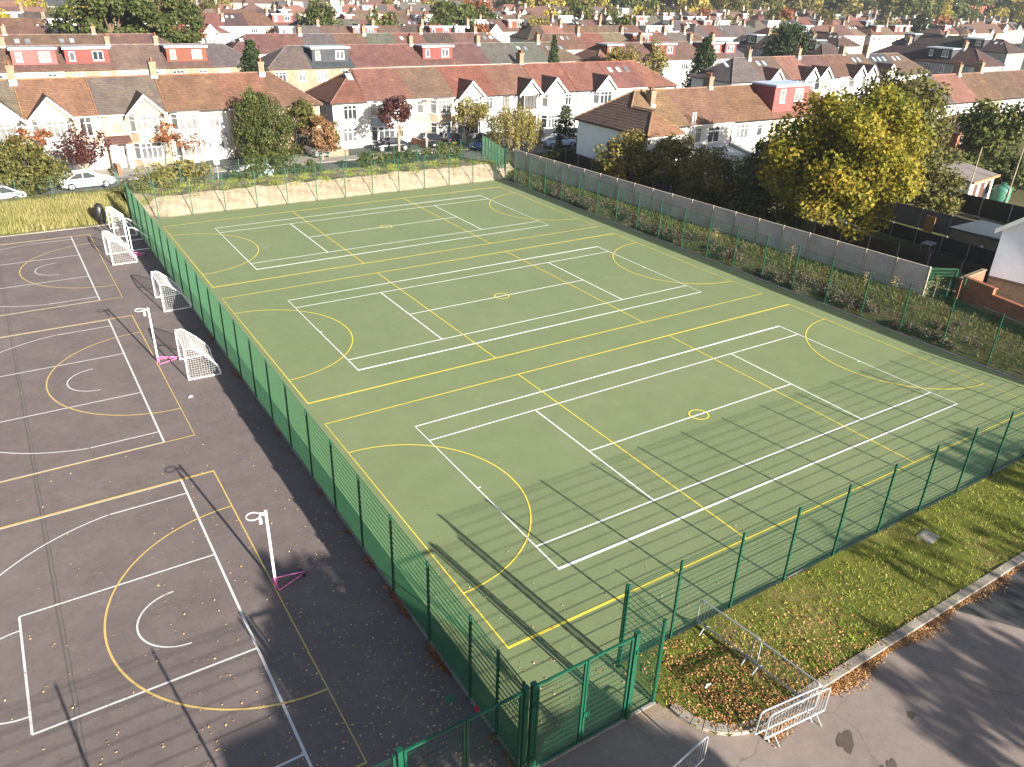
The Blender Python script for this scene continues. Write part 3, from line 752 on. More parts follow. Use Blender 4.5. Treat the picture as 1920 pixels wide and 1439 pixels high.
def house(label, x, y, w, d=8., eave=5.3, rise=2.75, roof='brown', wall='white', hl=False, hr=False, ch=None, group=None, rz=0,
          face='plaster', gut=True, ridge=True, rcol=None, party=None):
    t = thing('terraced_house', label, 'house', (x, y, 0), rz, group)
    b = MB(); g = .004; top = eave-.07; k = rise/(d/2)
    b.box(g, w-g, 0, d, -.1, top)
    for xx, h_ in ((g, hl), (w-g-.2, hr)):
        if not h_: b.hexa([(xx,.15,top+.002),(xx+.2,.15,top+.002),(xx+.2,d-.15,top+.002),(xx,d-.15,top+.002),(xx,d/2-.05,eave+rise-.17),(xx+.2,d/2-.05,eave+rise-.17),(xx+.2,d/2+.05,eave+rise-.17),(xx,d/2+.05,eave+rise-.17)])
    b.build('wall', mt[face], t, col=WC.get(wall, wall) if isinstance(wall, str) else wall)
    rc = rcol or RC[roof]; rc = tuple(c*wr.uniform(.9, 1.1) for c in rc)
    slab_roof(t, w, d, eave, rise, hl, hr, rc)
    if ridge:
        b = MB(); a0 = d/2 if hl else 0; a1 = w-d/2 if hr else w; rr = .09
        b.tube([(a0,d/2,eave+rise),(a1,d/2,eave+rise)], rr, 6)
        for h_, xe, xr in ((hl, -.3, a0), (hr, w+.3, a1)):
            if h_:
                for yy in (-.3, d+.3): b.tube([(xe,yy,eave-.3*k),(xr,d/2,eave+rise)], rr*.9, 6)
        b.build('ridge_tiles', mt['roof'], t, col=party or tuple(min(.5, c*1.25+.03) for c in rc))
    if party and not hl:
        b = MB(); b.tube([(.0,-.3,eave-.3*k+.03),(.0,d/2,eave+rise+.03)], .07, 6); b.build('verge_tiles', mt['roof'], t, col=party)
    if gut:
        b = MB(); ez = eave-.32*k; b.box(.05, w-.05, -.46, -.34, ez-.13, ez-.03); b.tube([(.12,-.06,.05),(.12,-.06,ez-.45),(.12,-.38,ez-.12)], .035, 6)
        b.build('gutter', mt['black'] if wr.random() < .6 else mt['whitemetal'], t)
    if ch:
        xs = {'L': .0, 'R': w-.0}[ch] if isinstance(ch, str) else ch
        chimney(t, xs, d/2+wr.uniform(-.3, .5), eave+rise-.7, eave+rise+1.15+wr.uniform(-.1, .2), pots=wr.choice((2,3,4)))
    return t

FY = 71.3
ga = 'terraced houses facing the street beyond the courts'
YP = (.24,.135,.065)
# --- left terrace, seen from the front
A = house('white gabled terraced house cut by the left edge of the photo', -16.4, FY, 6.2, roof='tan', wall='white', ch='R', group=ga, party=YP)
bay(A, 4.2, 3.6, 5.3, WC['white'], 'gable', RC['tan'], 3, None); window(A, .5, 3.5, 1.2, 1.3); door(A, .7)
A = house('cream gabled terraced house with a wide white bay and lichened brown roof', -10.2, FY, 6.2, roof='tan', wall='cream', group=ga, party=YP, rcol=(0.137,0.084,0.059))
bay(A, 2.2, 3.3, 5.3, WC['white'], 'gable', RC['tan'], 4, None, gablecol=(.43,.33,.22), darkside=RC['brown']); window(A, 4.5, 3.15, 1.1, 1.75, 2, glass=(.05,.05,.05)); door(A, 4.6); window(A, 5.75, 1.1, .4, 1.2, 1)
A = house('tan gabled terraced house with a stained grey brown roof and red porch', -4.0, FY, 6.3, roof='grey', wall='tan', ch='R', group=ga, party=(0.220,0.105,0.063), rcol=(0.101,0.074,0.070))
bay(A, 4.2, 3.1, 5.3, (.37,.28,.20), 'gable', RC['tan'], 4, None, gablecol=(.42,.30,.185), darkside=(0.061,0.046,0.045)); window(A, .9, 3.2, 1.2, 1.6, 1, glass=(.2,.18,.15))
door(A, 1.2, .9, 2.1, (.7,.7,.7)); b = MB(); b.hexa([(.2,-1.3,2.45),(2.5,-1.3,2.45),(2.5,0,2.45),(.2,0,2.45),(.2,-1.3,2.55),(2.5,-1.3,2.55),(2.5,0,3.05),(.2,0,3.05)]); b.build('porch_roof', mt['roof'], A, col=RC['redbrown'])
b = MB(); b.box(.4,1.1,-1.1,-.01,0,2.44); b.box(1.9,2.3,-1.1,-.01,0,2.44); b.build('porch', mt['plaster'], A, col=WC['white'])
A = house('bright white terraced house with an arched white door and curved bay', 2.3, FY, 5.9, roof='brown', wall='white', group=ga, party=(0.220,0.105,0.063), rcol=(0.137,0.071,0.050))
bay(A, 1.75, 3.0, 5.3, WC['white'], 'flat', RC['brown'], 3, None); window(A, 3.9, 3.3, 1.1, 1.4, 2); door(A, 4.35, .95, 2.15, (.82,.82,.8))
b = MB(); b.tube([(4.2,-.06,2.2)]+[(4.825+.68*math.cos(a),-.06,2.2+.6*math.sin(a)) for a in np.linspace(math.pi,0,9)]+[(5.45,-.06,2.2)], .05, 6); b.build('door_arch', mt['concrete'], A)
window(A, 3.55, 1.2, .35, .9, 1, tr=False)
A = house('tan terraced house half hidden behind the big round green tree', 8.2, FY, 5.0, roof='brown', wall='tan', group=ga, rcol=(0.131,0.067,0.048))
window(A, .6, 3.2, 1.15, 1.6, 1, glass=(.22,.22,.21)); window(A, 2.9, 3.2, 1.15, 1.6, 2)
window(A, .6, .9, 1.8, 1.5, 3)
A = house('tan end house with hipped brown roof beside the blue grey side wall', 13.2, FY, 4.9, roof='brown', wall='tan', hr=True, ch='L', group=ga, rcol=(0.125,0.064,0.046))
window(A, .35, 3.3, .75, 1.2, 1); window(A, 2.2, 3.3, 1.7, 1.2, 3); window(A, 2.0, .9, 1.9, 1.5, 3)
# --- middle terrace
A = house('white end house with hipped roof, skylight and blue grey side wall', 19.6, FY, 3.9, d=8.4, roof='brown', wall='white', hl=True, group=ga, rcol=(0.113,0.056,0.042))
window(A, 1.2, 3.2, 1.6, 1.55, 3); window(A, 1.0, .8, 1.7, 1.5, 3); skylight(A, 3.0, .62, 8.4, 5.3, 2.75, .8, 1.2, (.25,.36,.48))
b = MB(); b.box(-.012,-.002,.02,8.3,-.05,5.2); b.build('side_wall', mt['plaster'], A, col=(.42,.47,.56))
for yy in (1.8, 3.4): window(A, -.016, 3.5, .7, 1.0, 1, y=yy+.7, rz=R(-90), glass=(.05,.06,.07))
A = house('pale blue grey terraced house with two storey bay behind the black car', 23.5, FY, 5.9, d=8.4, roof='brown', wall='white', group=ga, rcol=(0.125,0.071,0.052))
bay(A, 2.1, 3.2, 5.3, (.30,.33,.38), 'flat', RC['brown'], 3, None); window(A, 4.2, 3.3, 1.0, 1.3, 2); window(A, 3.9, .9, .8, 1.2, 1, glass=(.06,.06,.05))
A = house('tan terraced house with curved white windowed bays behind the lamp post', 29.4, FY, 5.5, d=8.4, roof='brown', wall='tan', group=ga, rcol=(0.119,0.073,0.055))
bay(A, 3.7, 2.9, 5.3, (.36,.275,.205), 'flat', RC['brown'], 3, None); window(A, .5, 3.4, .9, 1.4, 1, glass=(.1,.1,.1)); door(A, .45, .95, 2.1, (.8,.8,.79))
A = house('white gabled terraced house under a bright red roof', 34.9, FY, 6.1, d=8.4, roof='red', wall='white', group=ga, rcol=(.145,.056,.046))
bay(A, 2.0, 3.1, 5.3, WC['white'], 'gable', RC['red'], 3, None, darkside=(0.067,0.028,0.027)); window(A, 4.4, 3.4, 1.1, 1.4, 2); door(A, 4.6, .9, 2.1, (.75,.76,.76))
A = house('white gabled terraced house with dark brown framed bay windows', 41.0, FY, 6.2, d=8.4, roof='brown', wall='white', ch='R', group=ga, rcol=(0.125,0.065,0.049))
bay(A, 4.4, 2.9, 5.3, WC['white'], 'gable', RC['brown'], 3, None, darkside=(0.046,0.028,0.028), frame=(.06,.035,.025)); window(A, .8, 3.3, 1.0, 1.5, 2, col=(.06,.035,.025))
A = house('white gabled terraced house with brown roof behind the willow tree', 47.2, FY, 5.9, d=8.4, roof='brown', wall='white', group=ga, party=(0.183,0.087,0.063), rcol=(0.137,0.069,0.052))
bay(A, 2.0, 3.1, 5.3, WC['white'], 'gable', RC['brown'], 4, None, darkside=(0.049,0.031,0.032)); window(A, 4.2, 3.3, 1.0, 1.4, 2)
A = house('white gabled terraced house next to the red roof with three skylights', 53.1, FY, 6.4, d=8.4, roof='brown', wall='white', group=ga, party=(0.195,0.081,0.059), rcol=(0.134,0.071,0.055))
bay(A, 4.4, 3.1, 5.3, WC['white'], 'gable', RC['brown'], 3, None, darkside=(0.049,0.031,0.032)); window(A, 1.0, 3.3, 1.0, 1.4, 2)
A = house('white terraced house with a red roof and three skylights', 59.5, FY, 5.6, d=8.4, roof='red', wall='white', group=ga, party=(0.220,0.074,0.056), rcol=(.140,.062,.050))
window(A, 1.0, 3.4, 1.7, 1.3, 3); window(A, 4.0, 3.4, .9, 1.3, 1)
for i, cl in enumerate(((.7,.7,.68),(.7,.7,.68),(.1,.11,.12))): skylight(A, .9+i*1.45, .55, 8.4, 5.3, 2.75, .7, 1.05, cl)
A = house('white end house with a red hipped roof across from the garden trees', 65.1, FY, 5.4, d=8.4, roof='red', wall='white', hr=True, group=ga, rcol=(.135,.064,.051))
window(A, .8, 3.4, 1.6, 1.3, 3); window(A, 3.4, 3.4, 1.1, 1.3, 2)
# --- right hand end of that street, five gables in view
ge = ('gabled terraced house with', ' beyond the pale hipped houses')
spec = [(82.0,7.0,'grey','white',None,'grey brown roofed end house left of the row of pointed gables',True,False,'R'),
        (89.0,6.0,'brown','white',.30,'white gabled house with brown roof and two skylights, first of the row of pointed gables',False,False,None),
        (95.0,5.6,'orange','white',.72,'white gabled terraced house with salmon red roof, second of the pointed gables',False,False,'R'),
        (100.6,6.2,'redbrown','white',.28,'white gabled terraced house with reddish roof, third of the pointed gables',False,False,None),
        (106.8,5.8,'redbrown','white',.75,'white gabled terraced house with plain red brown roof, fourth of the pointed gables',False,False,'R'),
        (112.6,5.6,'brown','white',.28,'white gabled terraced house with four skylights, fifth of the pointed gables',False,False,None),
        (118.2,5.6,'slate','white',.22,'white gabled terraced house with dark slate roof, last of the pointed gables',False,False,'L'),
        (123.8,8.2,'brown','white',None,'brown roofed hipped end house right of the row of pointed gables',False,True,None)]
for x, w, rf, wl, gp_, lb, hl, hr, ch in spec:
    A = house(lb, x, FY, w, d=8.4, roof=rf, wall=wl, hl=hl, hr=hr, ch=ch, group=ga)
    if gp_ is not None:
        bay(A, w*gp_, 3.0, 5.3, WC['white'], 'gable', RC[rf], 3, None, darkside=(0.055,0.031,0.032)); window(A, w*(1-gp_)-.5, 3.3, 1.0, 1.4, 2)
    else: window(A, w*.5, 3.3, 1.6, 1.3, 3)
    for i in range({'brown':2,'slate':3,'redbrown':0,'orange':0,'grey':1}[rf]): skylight(A, 1.+i*1.4, .6, 8.4, 5.3, 2.75, .7, 1.1, (.32,.45,.6))
# driveways and front walls of the street
for x0, x1, k in ((-16.4,-4.2,'paving'),(-3.9,2.1,'paving'),(2.4,8.0,'darkasphalt'),(8.3,13.0,'darkasphalt'),(13.3,18.8,'paving'),(19.8,29.3,'darkasphalt'),(29.5,34.7,'darkasphalt'),(35.0,47.1,'paving'),(47.3,70.5,'paving'),(80,131,'paving')):
    sheet('driveway', rect(x0, x1, 67.3, 71.2), .05+.0001*x0*.1, mt[k])
gw = 'low front garden walls along the street'
for i, (x, y, l, rz, col, lb) in enumerate(((-3.4,67.6,3.6,90,'brickred','low red brick garden wall with white cap behind the purple tree'),(17.3,67.5,2.3,0,'brickstock','low pale brick garden wall beside the brown tree'),
        (29.3,67.6,3.4,90,'brickred','low brick wall between the black car and the dark hatchback'),(34.8,67.5,2.6,0,'brickstock','low pale brick wall with pillars in front of the red roofed house'),(41.2,67.5,3.0,0,'brickred','low brick garden wall behind the blue van'))):
    t = thing('garden_wall', lb, 'wall', (x, y, .0), R(rz), gw)
    b = MB(); b.box(.3, l, -.11, .11, 0, .75); b.build('brickwork', mt[col], t); b = MB(); b.box(0, .29, -.17, .17, 0, 1.1); b.build('pillar', mt[col], t)
    b = MB(); b.box(-.05, .34, -.22, .22, 1.102, 1.16); b.box(.36, l+.03, -.14, .14, .752, .80); b.build('coping', mt['kerb'], t)

# --- terrace on the right, seen from behind
gc = 'terraced houses seen from behind across the garden trees'
A = house('white end house with long dark tiled hip facing the timber fence', 39.2, 44.2, 8.0, d=7.9, roof='brown', wall=(.86,.85,.82), hl=True, ch=None, group=gc, rcol=(.142,.080,.055), ridge=False)
b = MB(); b.box(.05, 4.0, -3.0, -.002, -.1, 5.2); b.build('rear_wing', mt['plaster'], A, col=(.80,.78,.72))
# wing roof: ridge along y, hipped towards the camera
o_ = .32; k = 2.75/3.95; zr = 5.3+2.05*k; e = 5.3-o_*k; L0, L1, yb, ye = -o_+.006, 4.1+o_, -3.1-o_, 3.0; b = MB()
V = [(L0,yb,e),(L1,yb,e),(2.05,-1.05,zr),(2.05,ye,zr),(L0,ye,e),(L1,ye,e)]
for dz, s in ((0,1),(-.14,-1)):
    v = [(x,y,z+dz) for x,y,z in V]
    for q in ((0,1,2),(1,5,3,2)): b.face([v[i] for i in (q if s > 0 else q[::-1])])
for i, j in ((0,1),(1,5)): b.face([(V[i][0],V[i][1],V[i][2]-.14),(V[j][0],V[j][1],V[j][2]-.14),V[j],V[i]])
b.build('wing_roof', mt['roof'], A, col=(.165,.092,.055))
# the long west slope, laid with darker interlocking tiles in raised courses
b = MB(); P = [(-.33,8.23),(-.33,-3.43),(2.05,-1.05),(2.05,2.05),(3.95,3.95)]; zp = lambda x: 5.3+k*x
def yr(x):
    lo = -3.1+x if x <= 2.05 else x
    return lo, 7.9-x
xs_ = np.arange(-.36, 3.95, .30)
for x0 in xs_:
    x1 = min(x0+.32, 3.945); a0, a1 = yr(x0); c0, c1 = yr(x1)
    if x0 < 2.05 < x1: c0 = -3.1+2.05
    lo_, hi_ = .055, .02
    b.hexa([(x0,a0,zp(x0)-.16 if x0 < -.3 else zp(x0)),(x0,a1,zp(x0)-.16 if x0 < -.3 else zp(x0)),(x1,c1,zp(x1)),(x1,c0,zp(x1)),(x0,a0,zp(x0)+lo_),(x0,a1,zp(x0)+lo_),(x1,c1,zp(x1)+hi_),(x1,c0,zp(x1)+hi_)])
b.build('hip_slope', mt['roof'], A, col=(.105,.066,.056))
b = MB(); E_ = lambda x, y: (x, y, zp(x)+.06)
b.tube([E_(-.3,-3.4),(2.05,-1.05,zr+.06),(L1,yb,e+.03)], .09, 6); b.tube([(2.05,-1.05,zr+.06),(2.05,2.05,zr+.06),(3.95,3.95,8.11),(8.0,3.95,8.09)], .09, 6); b.tube([(3.95,3.95,8.11),E_(-.3,8.2)], .09, 6); b.build('ridge_tiles', mt['roof'], A, col=(.24,.15,.085))
chimney(A, 4.9, 2.5, 6.2, 8.25, .8, .6, 2)
b = MB(); b.tube([(-.06,-.6,.1),(-.06,-.6,4.4),(-.06,-.3,4.9)], .06, 6); b.box(-.22,-.0,-.5,.05,3.5,4.6); b.build('soil_pipe', mt['black'], A)
window(A, 1.6, 3.2, 1.2, 1.4, 2, y=-3.006); window(A, 5.0, 3.3, .8, 1.3, 1); window(A, 6.4, 3.3, .9, 1.4, 1)
A = house('white rendered terraced house with tall twin flues on its rear wall', 47.2, 44.2, 6.4, d=7.9, roof='brown', wall='white', group=gc, rcol=(0.131,0.068,0.050))
window(A, 1.2, 3.2, .9, 1.5, 1); window(A, 3.0, 3.1, 1.7, 1.6, 2); b = MB(); b.tube([(.5,-.12,2.5),(.5,-.12,6.3)], .07, 7); b.tube([(.85,-.12,2.5),(.85,-.12,6.3)], .07, 7); b.build('flue', mt['whitemetal'], A)
b = MB(); b.hexa([(.2,-3.2,0),(5.6,-3.2,0),(5.6,-.002,0),(.2,-.002,0),(.2,-3.2,2.3),(5.6,-3.2,2.3),(5.6,-.002,2.9),(.2,-.002,2.9)]); b.build('lean_to', mt['felt'], A, col=(.45,.46,.46))
A = house('white rendered terraced house with three narrow rear windows', 53.6, 44.2, 6.2, d=7.9, roof='brown', wall='white', ch='L', group=gc, rcol=(0.125,0.067,0.050))
window(A, .8, 3.2, 1.9, 1.5, 3); window(A, 4.0, 3.3, .9, 1.2, 1); window(A, 5.3, 3.6, .5, .9, 1)
b = MB(); b.hexa([(.4,-3.0,0),(5.4,-3.0,0),(5.4,-.002,0),(.4,-.002,0),(.4,-3.0,2.2),(5.4,-3.0,2.2),(5.4,-.002,2.8),(.4,-.002,2.8)]); b.build('lean_to', mt['felt'], A, col=(.5,.5,.49))
A = house('terraced house with a big red tile hung box dormer and pale flat roof', 59.8, 44.2, 6.2, d=7.9, roof='brown', wall='cream', group=gc, rcol=(0.137,0.068,0.052))
dormer(A, .35, 5.9, 7.9, 5.3, 2.75, (.23,.075,.07), [(.9,.8,1.35,1),(3.3,1.3,1.3,2)], yf=.45, zt=8.35, felt=(.36,.42,.50)); window(A, 1.0, 3.0, 1.0, 1.6, 2, glass=(.07,.06,.05)); window(A, 3.4, 3.0, 1.0, 1.6, 1, glass=(.07,.06,.05))
A = house('brown roofed terraced house just showing left of the dark green tree', 66.0, 44.2, 6.0, d=7.9, roof='redbrown', wall='white', hr=True, group=gc, rcol=(0.140,0.071,0.056))
window(A, 1.0, 3.2, 1.6, 1.5, 3)
# --- further right
for i, (x, w, rf, wl, hl, ch, lb) in enumerate(((89.2,5.2,'grey','white',True,None,'white house with streaked grey hipped roof behind the dark green tree'),(94.4,6.0,'orange','white',False,'R','white house with salmon red roof right of the streaked grey roof'),
        (100.4,6.0,'brown','cream',False,None,'cream house with a plain brown roof near the right edge'),(106.4,6.0,'brown','white',False,'L','white house with brown roof and tall chimney at the right edge'),(112.4,6.0,'redbrown','white',False,None,'white house with red brown roof cut by the right edge'))):
    A = house(lb, x, 44.0, w, d=8., roof=rf, wall=wl, hl=hl, ch=ch, group=gc)
    window(A, .9, 3.0, .9, 1.6, 2); window(A, 2.9, 3.1, 1.3, 1.6, 3); window(A, 4.8, 3.4, .5, 1.0, 1)
t = thing('house_extension', 'single storey brick extension with hipped brown roof behind the dark green tree', 'extension', (87.5, 38.4, 0))
b = MB(); b.box(0, 9.2, 0, 5.4, -.1, 2.7); b.build('wall', mt['brickred'], t); slab_roof(t, 9.2, 5.4, 2.75, 1.5, True, True, RC['brown'], ov=.4)
for x, n in ((.8,3),(3.6,3),(6.6,2)): window(t, x, .7, n*.7, 1.5, n)

# ------------------------------------------------------------------ rows of terraces further back
NUM = 'first second third fourth fifth sixth seventh eighth ninth tenth eleventh twelfth thirteenth fourteenth fifteenth sixteenth seventeenth eighteenth nineteenth twentieth'.split()
def nth(i): return NUM[i] if i < 20 else 'twenty '+NUM[i-20] if i < 39 else 'fortieth'
DC = dict(red=(.17,.055,.05), pink=(.25,.088,.082), grey=(.05,.053,.06), brown=(.16,.06,.042), white=(.5,.5,.48), blue=(.12,.15,.2))
hr_ = random.Random(99)
COUNT = [0]; BE, BR = 5.8, 2.45
def back_house(x, y, w, rf, wl, hl, hr, ch, dm, style, label, group, detail=True, rz=0):
    COUNT[0] += 1
    A = house(label, x, y, w, d=8., roof=rf, wall=wl, hl=hl, hr=hr, ch=ch, eave=BE, rise=BR, group=group, gut=False, ridge=detail, face='brickstock' if wl == 'brick' else 'plaster', rz=rz)
    e = (1. if hl else 0)
    if dm:
        x0 = .5+(2.2 if hl else 0); x1 = w-.5-(2.2 if hr else 0)
        if x1-x0 > 2.4: dormer(A, x0, x1, 8., BE, BR, DC[dm], [(.5,.7,1.15,1),(x1-x0-2.0,1.3,1.15,2)], yf=.7, felt=(.25,.27,.30) if dm != 'grey' else (.35,.40,.46))
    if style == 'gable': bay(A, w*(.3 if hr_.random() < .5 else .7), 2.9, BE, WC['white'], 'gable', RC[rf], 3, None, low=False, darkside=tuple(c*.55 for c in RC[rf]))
    if detail or style != 'gable':
        window(A, .8, 3.75, 1.6, 1.4, 3); window(A, w-2.0, 3.75, 1.1, 1.4, 2)
    if hr_.random() < .22 and not dm:
        for i in range(hr_.choice((1,2,2,3))): skylight(A, 1.0+i*1.4, .55, 8., BE, BR, .7, 1.0, hr_.choice(((.6,.62,.62),(.3,.4,.5),(.15,.17,.2))))
    return A
# rows whose houses the photo shows one by one: (y, first x, [(width, roof, wall, hip left, hip right, chimney, dormer, front gable)])
def row(y, x, items, where, rownum=None, rz=0):
    for i, (w, rf, wl, hl, hr, ch, dm, st) in enumerate(items):
        ft = f', {dm} dormer' if dm else ', pointed gable' if st else ''
        lb = f'{RW[rf]} roofed house{ft}, {nth(i)} from left in {where}'
        back_house(x, y, w, rf, wl, hl, hr, ch, dm, st, lb, 'houses in the '+where); x += w
N_ = None
row(108.2, -13.5, [(4.3,'redbrown','white',0,0,'R',N_,N_),(6.1,'brown','white',0,0,N_,'pink',N_),(6.3,'brown','brick',0,0,'R','red',N_),(6.3,'tan','cream',0,0,N_,N_,N_),(6.4,'brown','brick',0,0,'L','brown',N_),(6.6,'grey','brick',0,1,N_,N_,N_)], 'row behind the left terrace')
row(102.6, 22.2, [(6.2,'grey','brick',1,0,N_,N_,N_),(6.6,'slate','brick',0,0,N_,'grey',N_),(5.7,'red','cream',0,0,N_,N_,N_),(5.6,'red','white',0,0,'R',N_,N_),(6.3,'redbrown','white',0,0,N_,'red',N_),(5.9,'redbrown','white',0,0,'R',N_,N_),(6.0,'grey','white',0,0,N_,N_,N_),(6.0,'grey','white',0,0,'R',N_,N_),(6.8,'brown','white',0,1,N_,N_,N_)], 'row behind the middle terrace')
row(99.6, 78.5, [(6.6,'orange','white',1,0,N_,'brown',N_),(6.4,'brown','white',0,0,'R',N_,N_),(6.2,'redbrown','white',0,0,N_,'red',N_),(6.0,'brown','white',0,0,'R',N_,N_),(6.0,'brown','white',0,0,N_,'red',N_),(6.2,'grey','white',0,1,'L','red',N_)], 'short back row by the conifers')
row(129.5, -14, [(6.,'redbrown','white',0,0,'R',N_,N_),(6.,'brown','white',0,0,N_,N_,N_),(6.2,'brown','white',0,0,'R',N_,N_),(6.,'redbrown','white',0,0,N_,N_,N_),(6.6,'redbrown','white',0,1,N_,N_,N_)], 'row below the big cedar')
row(127.5, 23.4, [(7.4,'redbrown','white',1,0,N_,N_,N_),(5.9,'redbrown','white',0,0,'R',N_,N_),(6.,'grey','white',0,0,N_,N_,N_),(6.,'redbrown','white',0,0,'R',N_,N_),(5.8,'grey','white',0,0,N_,N_,N_),(6.,'red','white',0,0,'R',N_,N_),(6.,'dark','white',0,0,N_,N_,N_),(6.,'brown','white',0,0,'R',N_,N_),(6.,'redbrown','white',0,1,N_,N_,N_)], 'second row back in the middle')
row(124., 82.5, [(6.4,'redbrown','white',1,0,N_,N_,N_),(6.,'redbrown','white',0,0,'R',N_,N_),(6.,'red','white',0,0,N_,N_,N_),(6.2,'tan','white',0,0,'R',N_,N_),(6.,'grey','white',0,0,N_,'red',N_),(6.,'redbrown','white',0,0,'R',N_,N_),(6.,'grey','white',0,0,N_,N_,N_),(6.6,'brown','white',0,1,'L',N_,N_)], 'second row back on the right')
# steep roofs seen from their shaded western side: ridges run away from the camera
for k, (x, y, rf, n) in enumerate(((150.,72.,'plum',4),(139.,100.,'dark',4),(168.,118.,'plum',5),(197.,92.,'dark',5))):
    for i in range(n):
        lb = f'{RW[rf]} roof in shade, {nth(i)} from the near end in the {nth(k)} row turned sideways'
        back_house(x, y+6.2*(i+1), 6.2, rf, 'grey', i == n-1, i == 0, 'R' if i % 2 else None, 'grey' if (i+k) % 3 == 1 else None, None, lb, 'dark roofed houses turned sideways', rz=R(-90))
# anonymous rows: the look and the row are all that tells these apart
yy = 152.; k = 3
while COUNT[0] < 250 and yy < 330:
    xL = -14-(yy-150)*.02; xR = min(-13+1.75*(yy+16.5), 330)
    x = xL+hr_.uniform(0, 6)
    while x < xR and COUNT[0] < 250:
        n = hr_.choice((4,5,6,6,8)); base = hr_.choice(('redbrown','brown','redbrown','grey','brown'))
        gab = (k % 2 == 0) and hr_.random() < .8
        for i in range(n):
            w = hr_.uniform(5.6, 6.4)
            rf = base if hr_.random() < .55 else hr_.choice(('red','redbrown','brown','grey','slate','tan','dark','orange'))
            dm = hr_.choice(('red','grey','white','brown','pink')) if hr_.random() < .22 else None
            st = 'gable' if gab and not dm else None
            ft = f' with {dm} box dormer' if dm else ' with white pointed gable' if st else ''
            back_house(x, yy, w, rf, hr_.choice(('white','white','cream','white','pink')), i == 0, i == n-1, 'R' if i % 2 else None, dm, st,
                       f'{RW[rf]} roofed house{ft} in the {nth(k-1)} row of rooftops back', f'houses in the {nth(k-1)} row of rooftops back', detail=False)
            x += w
        x += hr_.choice((3., 5., 14.))
    yy += 26.5; k += 1
# beyond them the roofs read as one mass
fb = MB(); YM = yy
FARC = [RC['redbrown'], RC['brown'], RC['grey'], RC['slate'], RC['orange'], (.52,.50,.47), (.44,.38,.29)]
FM = [plain('far roof %d' % i, c, .85, .2, 0, .15, .4) for i, c in enumerate(FARC)]
def far_block(x, y, w, d, eave, rise, mr, mw, rot=False):
    fb.box(x, x+w, y, y+d, 0, eave, mw)
    if rot: p = [(x-.3,y-.3),(x+w+.3,y-.3),(x+w/2,y-.3),(x-.3,y+d+.3),(x+w+.3,y+d+.3),(x+w/2,y+d+.3)]; fb.face([(*p[0],eave),(*p[2],eave+rise),(*p[5],eave+rise),(*p[3],eave)], mr); fb.face([(*p[2],eave+rise),(*p[1],eave),(*p[4],eave),(*p[5],eave+rise)], mr); fb.face([(*p[0],eave),(*p[1],eave),(*p[2],eave+rise)], mw)
    else:
        q = min(w/2, d/2) if hr_.random() < .5 else 0.; yc = y+d/2
        fb.face([(x-.3,y-.3,eave),(x+w+.3,y-.3,eave),(x+w-q,yc,eave+rise),(x+q,yc,eave+rise)], mr); fb.face([(x+w+.3,y+d+.3,eave),(x-.3,y+d+.3,eave),(x+q,yc,eave+rise),(x+w-q,yc,eave+rise)], mr)
        if q: fb.face([(x-.3,y+d+.3,eave),(x-.3,y-.3,eave),(x+q,yc,eave+rise)], mr); fb.face([(x+w+.3,y-.3,eave),(x+w+.3,y+d+.3,eave),(x+w-q,yc,eave+rise)], mr)
        else: fb.face([(x,y+d,eave),(x,y,eave),(x,yc,eave+rise)], mw); fb.face([(x+w,y,eave),(x+w,y+d,eave),(x+w,yc,eave+rise)], mw)
y = 150.
while y < 900:
    xl = -14 if y > YM else min(-13+1.75*(y+16.5), 330)
    x = xl; xR = -13+2.25*(y+16.5)
    if y < 260 and x < 215: x = max(x, 230)
    while x < xR:
        w = hr_.uniform(6, 34); mr = hr_.choice((0,0,1,1,2,2,3,4)); mw = hr_.choice((5,5,6))
        far_block(x, y+hr_.uniform(-2, 2), w, 8., 5.3+hr_.uniform(-.4, .6), 2.7, mr, mw)
        nn = int(w/6)
        for i in range(nn):
            if hr_.random() < .45: far_block(x+i*6+1.2, y-1., 2.6, 3.5, 5.2, 2.0, mr, 5, True)
            if hr_.random() < .25: fb.box(x+i*6+.6, x+i*6+4.4, y+.6, y+3.6, 5.2, 7.9, hr_.choice((0,3,5)))
            if hr_.random() < .6: fb.box(x+i*6-.4, x+i*6+.4, y+3.3, y+4.6, 7.5, 9.2, 6)
        x += w+hr_.choice((0,2,5,12,30))
    y += 27+(y-300)*.05*(y > 300)
o = fb.build('distant_rooftops', FM); tag(o, 'distant mass of pale walls and reddish roofs towards the horizon', None, None, 'stuff')
# a long pale building with a red roof and a thin mast near the horizon
t = thing('school_building', 'long pale building with a bright red roof near the horizon on the right', 'building', (452, 250, 0))
b = MB(); b.box(0, 46, 0, 14, 0, 9.2); b.build('wall', mt['plaster'], t, col=(.7,.6,.52)); slab_roof(t, 46, 14, 9.2, 3.2, True, True, (.42,.12,.085))
for i in range(9):
    for z in (1.2, 4.2, 7.0): window(t, 2+i*4.8, z, 2.4, 1.4, 3)
b = MB(); b.tube([(0,0,0),(0,0,40)], [.55,.35], 8); tag(b.build('mast', mt['whitemetal'], None, (420, 240, 0)), 'thin white mast rising past the top of the photo', 'mast')
